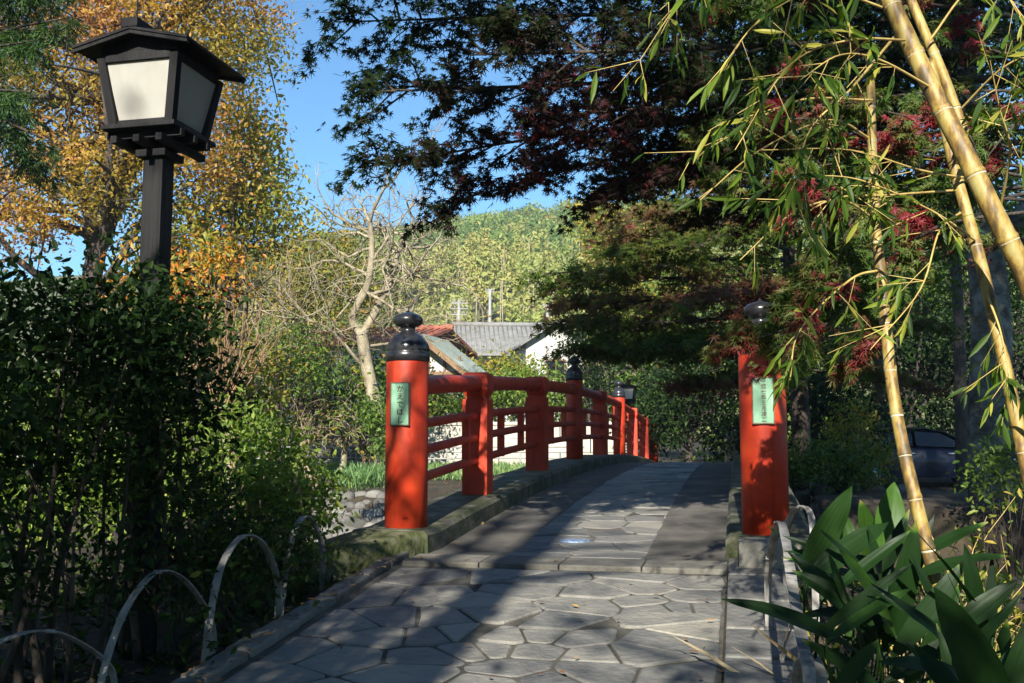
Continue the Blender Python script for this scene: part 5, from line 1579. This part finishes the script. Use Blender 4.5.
shade_tree("shade_tree", -1.45, -7.5, "tall evergreen behind the viewer on the left of the path", [(-2.4, 8.0, 1.5, 1.7), (-.4, 8.2, 1.5, 1.6), (-1.6, 10.4, 1.7, 1.4), (.6, 10.5, 1.8, 1.3), (-2.2, 16.5, .45, .4)], 9500, .22, .62, 1.1, .22)  # small last lobe is added only to shade the far lantern
shade_tree("shade_tree", -2.9, -2.6, "dense shrub tree beside the viewer on the left", [(-2.9, 1.2, .95, 1.3), (-2.6, 2.9, .9, .9), (-3.8, 2.4, 1.0, 1.5), (-3.9, 2.9, .8, .6), (-2.0, 1.9, .55, 1.3), (-1.75, 2.2, .38, 1.0)], 9500, .12, .9, 1.6, .07, 'L_hedge', 1.0)
shade_tree("shade_tree", 1.9, -3.2, "dense shrub beside the viewer on the right", [(1.5, 1.3, .9, 1.1), (2.3, 1.5, .8, 1.4), (.75, .9, .5, .9), (.15, 1.5, .3, .8)], 6000, .12, .9, 1.6, .06, 'L_hedge', .9)
shade_tree("shade_tree", 7.5, -7.5, "tall broad evergreen behind the viewer on the right", [(4.6, 8, 1.6, 2.6), (7, 8, 2.2, 3), (10, 8, 2.4, 3.2), (5, 12.5, 1.8, 2.6), (8, 13, 2.6, 3), (11.5, 13, 2.6, 3), (6.5, 17, 2.4, 2.6), (9.5, 17.5, 2.6, 2.6), (13, 10, 2.4, 4), (3.4, 14.5, 1.6, 2.2), (3.3, 11.5, 1.2, 1.6), (5, 17, 2, 2), (1.1, 16.8, 1.7, 1.8), (3, 17.5, 1.6, 1.8)], 34000, .26, 1.2, .9, .34)
shade_tree("shade_tree", .5, .5, "unseen spreading evergreen whose high crown blocks sky light over path and viewer", [(-2.5, 9.2, 2, 1.2), (0, 9.4, 2, 1.1), (2.6, 9.6, 2, 1.1), (5.0, 9.2, 2, 1.5), (-4.6, 9.6, 1.6, 1.2)], 15000, .24, .9, .9, .2, 'L_dark', 3.2, foot=(4.6, -4.5))  # out of view, put overhead to keep sky light off hedge and path
shade_tree("shade_tree", -7.6, .5, "unseen leafy tree added to block side light outside the left edge of the photo", [(-7.6, 3.2, 1.0, 2.4), (-8.2, 5.2, 1.4, 1.6)], 7000, .2, .9, 1.1, .14, 'L_mid', 2.4)  # added out of view to hold sky light off the hedge from the left

for k, (u, zc, ru, rz, a, lab) in enumerate([(-7, 3.2, 3.0, 3.4, -14, "unseen broad evergreen added to block sky light well behind the viewer, leftmost of the row"), (-2, 3.0, 2.8, 3.2, -14.5, "unseen broad evergreen added to block sky light directly behind the viewer"), (3, 3.2, 2.8, 3.4, -14, "unseen broad evergreen added to block sky light behind the viewer to the right of the path"),
                                            (9, 5, 3.2, 5.5, -13, "unseen broad evergreen added to block sky light well behind the viewer, rightmost of the row"), (7.2, 3.6, 1.8, 4.0, 0.5, "unseen evergreen added to block sky light outside the right edge of the photo"), (-9.8, 4.5, 1.8, 5.0, -5, "unseen tall evergreen added to block sky light behind the viewer far to the left")]):
    v = zc + a * math.tan(SUN_EL)
    shade_tree("shade_tree", u, a, lab, [(u, v, ru, rz), (u - ru * .5, v - rz * .3, ru * .7, rz * .7), (u + ru * .5, v - rz * .2, ru * .7, rz * .7)], 5000, .34, 1.2, .8, .2, 'L_dark', 1.6)  # unseen evergreens added all round to cut the ambient light

shade_tree("shade_tree", -8.4, 3.6, "unseen tall bushy tree added to close off the sky outside the left edge beside the lantern", [(-8.6, 5.2, 1.2, 3.0), (-9.0, 7.6, 1.5, 2.4)], 9000, .3, 1.2, .8, .2, 'L_dark', 1.7)  # added out of view to close the open sky on the left
shade_tree("shade_tree", 6.2, -1.0, "unseen tall bushy tree added to darken the wood outside the right edge beside the bamboo", [(6.2, 5, 1.5, 3.5), (6.4, 9, 1.8, 3), (5.4, 11.5, 1.6, 1.8)], 9000, .3, 1.2, .8, .2, 'L_dark', 2.2)  # added out of view to block sky and keep the right wood dark

shade_tree("shade_tree", -1.9, -9, "thinly leaved tree with crooked limbs behind the viewer on the left", [(-2.6, 4.9, .7, 1.1), (-1.6, 5.6, .8, .6), (.4, 4.8, .5, .9), (-2.0, 3.0, .5, .8)], 190, .17, 1.2, 1, .13, 'L_mid', .9)
shade_tree("shade_tree", .3, -6, "slim young tree behind the viewer in the middle of the border", [(.45, 5.0, .3, .8), (.1, 3.6, .35, .7), (-.7, 2.6, .3, .4)], 190, .11, 1.2, 1, .06, 'L_mid', .5)

# ------------------------------------------------------------------ thin autumn haze
hm = bpy.data.materials.new("haze"); hm.use_nodes = True
hn = hm.node_tree.nodes; hn.clear()
ho = hn.new("ShaderNodeOutputMaterial"); hv = hn.new("ShaderNodeVolumePrincipled")
hv.inputs["Color"].default_value = (.86, .91, 1, 1); hv.inputs["Density"].default_value = .0006; hv.inputs["Anisotropy"].default_value = .2
hm.node_tree.links.new(hv.outputs[0], ho.inputs["Volume"])
mb = MB(); mb.box((0, 125, 37), (340, 220, 41.0)); hz = mb.build("haze", hm); hz["kind"] = "stuff"; hz["label"] = "thin pale haze in the air over the valley"

fb = gbase(SUV(-3.7, 0, -1.6))
ft = thing("shade_tree", fb, "crooked thin leaved tree just behind the viewer on the left", "tree")
mb = MB(); tp_ = SUV(-3.5, 3.6, -1.6)
mb.tube(spline([fb - (0, 0, .2), (fb + tp_) / 2 + (.1, 0, 0), tp_], 10), np.linspace(.12, .08, 10), 9)
LPs = []
for pts, r in (([(-3.5, 3.6), (-2.75, 4.35), (-2.45, 4.9), (-2.3, 5.4), (-2.05, 6.0)], .055), ([(-2.75, 4.35), (-2.5, 4.42), (-2.3, 4.75), (-2.2, 5.1)], .03), ([(-3.3, 4.3), (-2.8, 4.9), (-2.45, 4.55), (-2.25, 4.35)], .035), ([(-3.5, 3.6), (-2.2, 3.75), (-1.3, 3.45), (-.5, 3.6)], .05),
               ([(-2.45, 4.9), (-2.5, 5.4), (-2.4, 5.9)], .025)):
    c_ = spline([SUV(u, v, -1.6 + .3 * rng.normal() * (i > 0)) for i, (u, v) in enumerate(pts)], 14); mb.tube(c_, np.linspace(r, r * .45, 14), 6, caps=False); LPs += list(c_[5:])
    for j in (5, 8, 11):
        e = c_[j] + rv(1)[0] * .35; mb.tube([c_[j], e], (r * .3, .004), 4, caps=False); LPs.append(e)
mb.build("trunk", M['bark'], ft)
mb = MB(); scatter(mb, np.array(LPs), 3, .12, .10, DIAM, .2, .2); mb.build("crown", M['L_mid'], ft)
for k, (px, py, Y, lab) in enumerate([(35, 470, 9.6, "sunlit yellow green shrub seen through the hedge, leftmost of the three"), (110, 450, 10.2, "sunlit yellow green shrub seen through the hedge left of the lantern post"), (185, 470, 9.4, "sunlit yellow green shrub seen through the hedge right of the lantern post")]):
    bush("bank_shrub", gbase(P(px, 600, Y)), lab, [lob(px, py, Y, .5, .45, .35), lob(px - 25, py + 40, Y, .4, .4, .3), lob(px + 25, py + 55, Y, .4, .4, .3), lob(px + 10, py - 60, Y + .6, .45, .4, .35)], M['L_light'], 3400, .085, stems=8, spread=.1, group="sunlit shrubs behind the hedge")
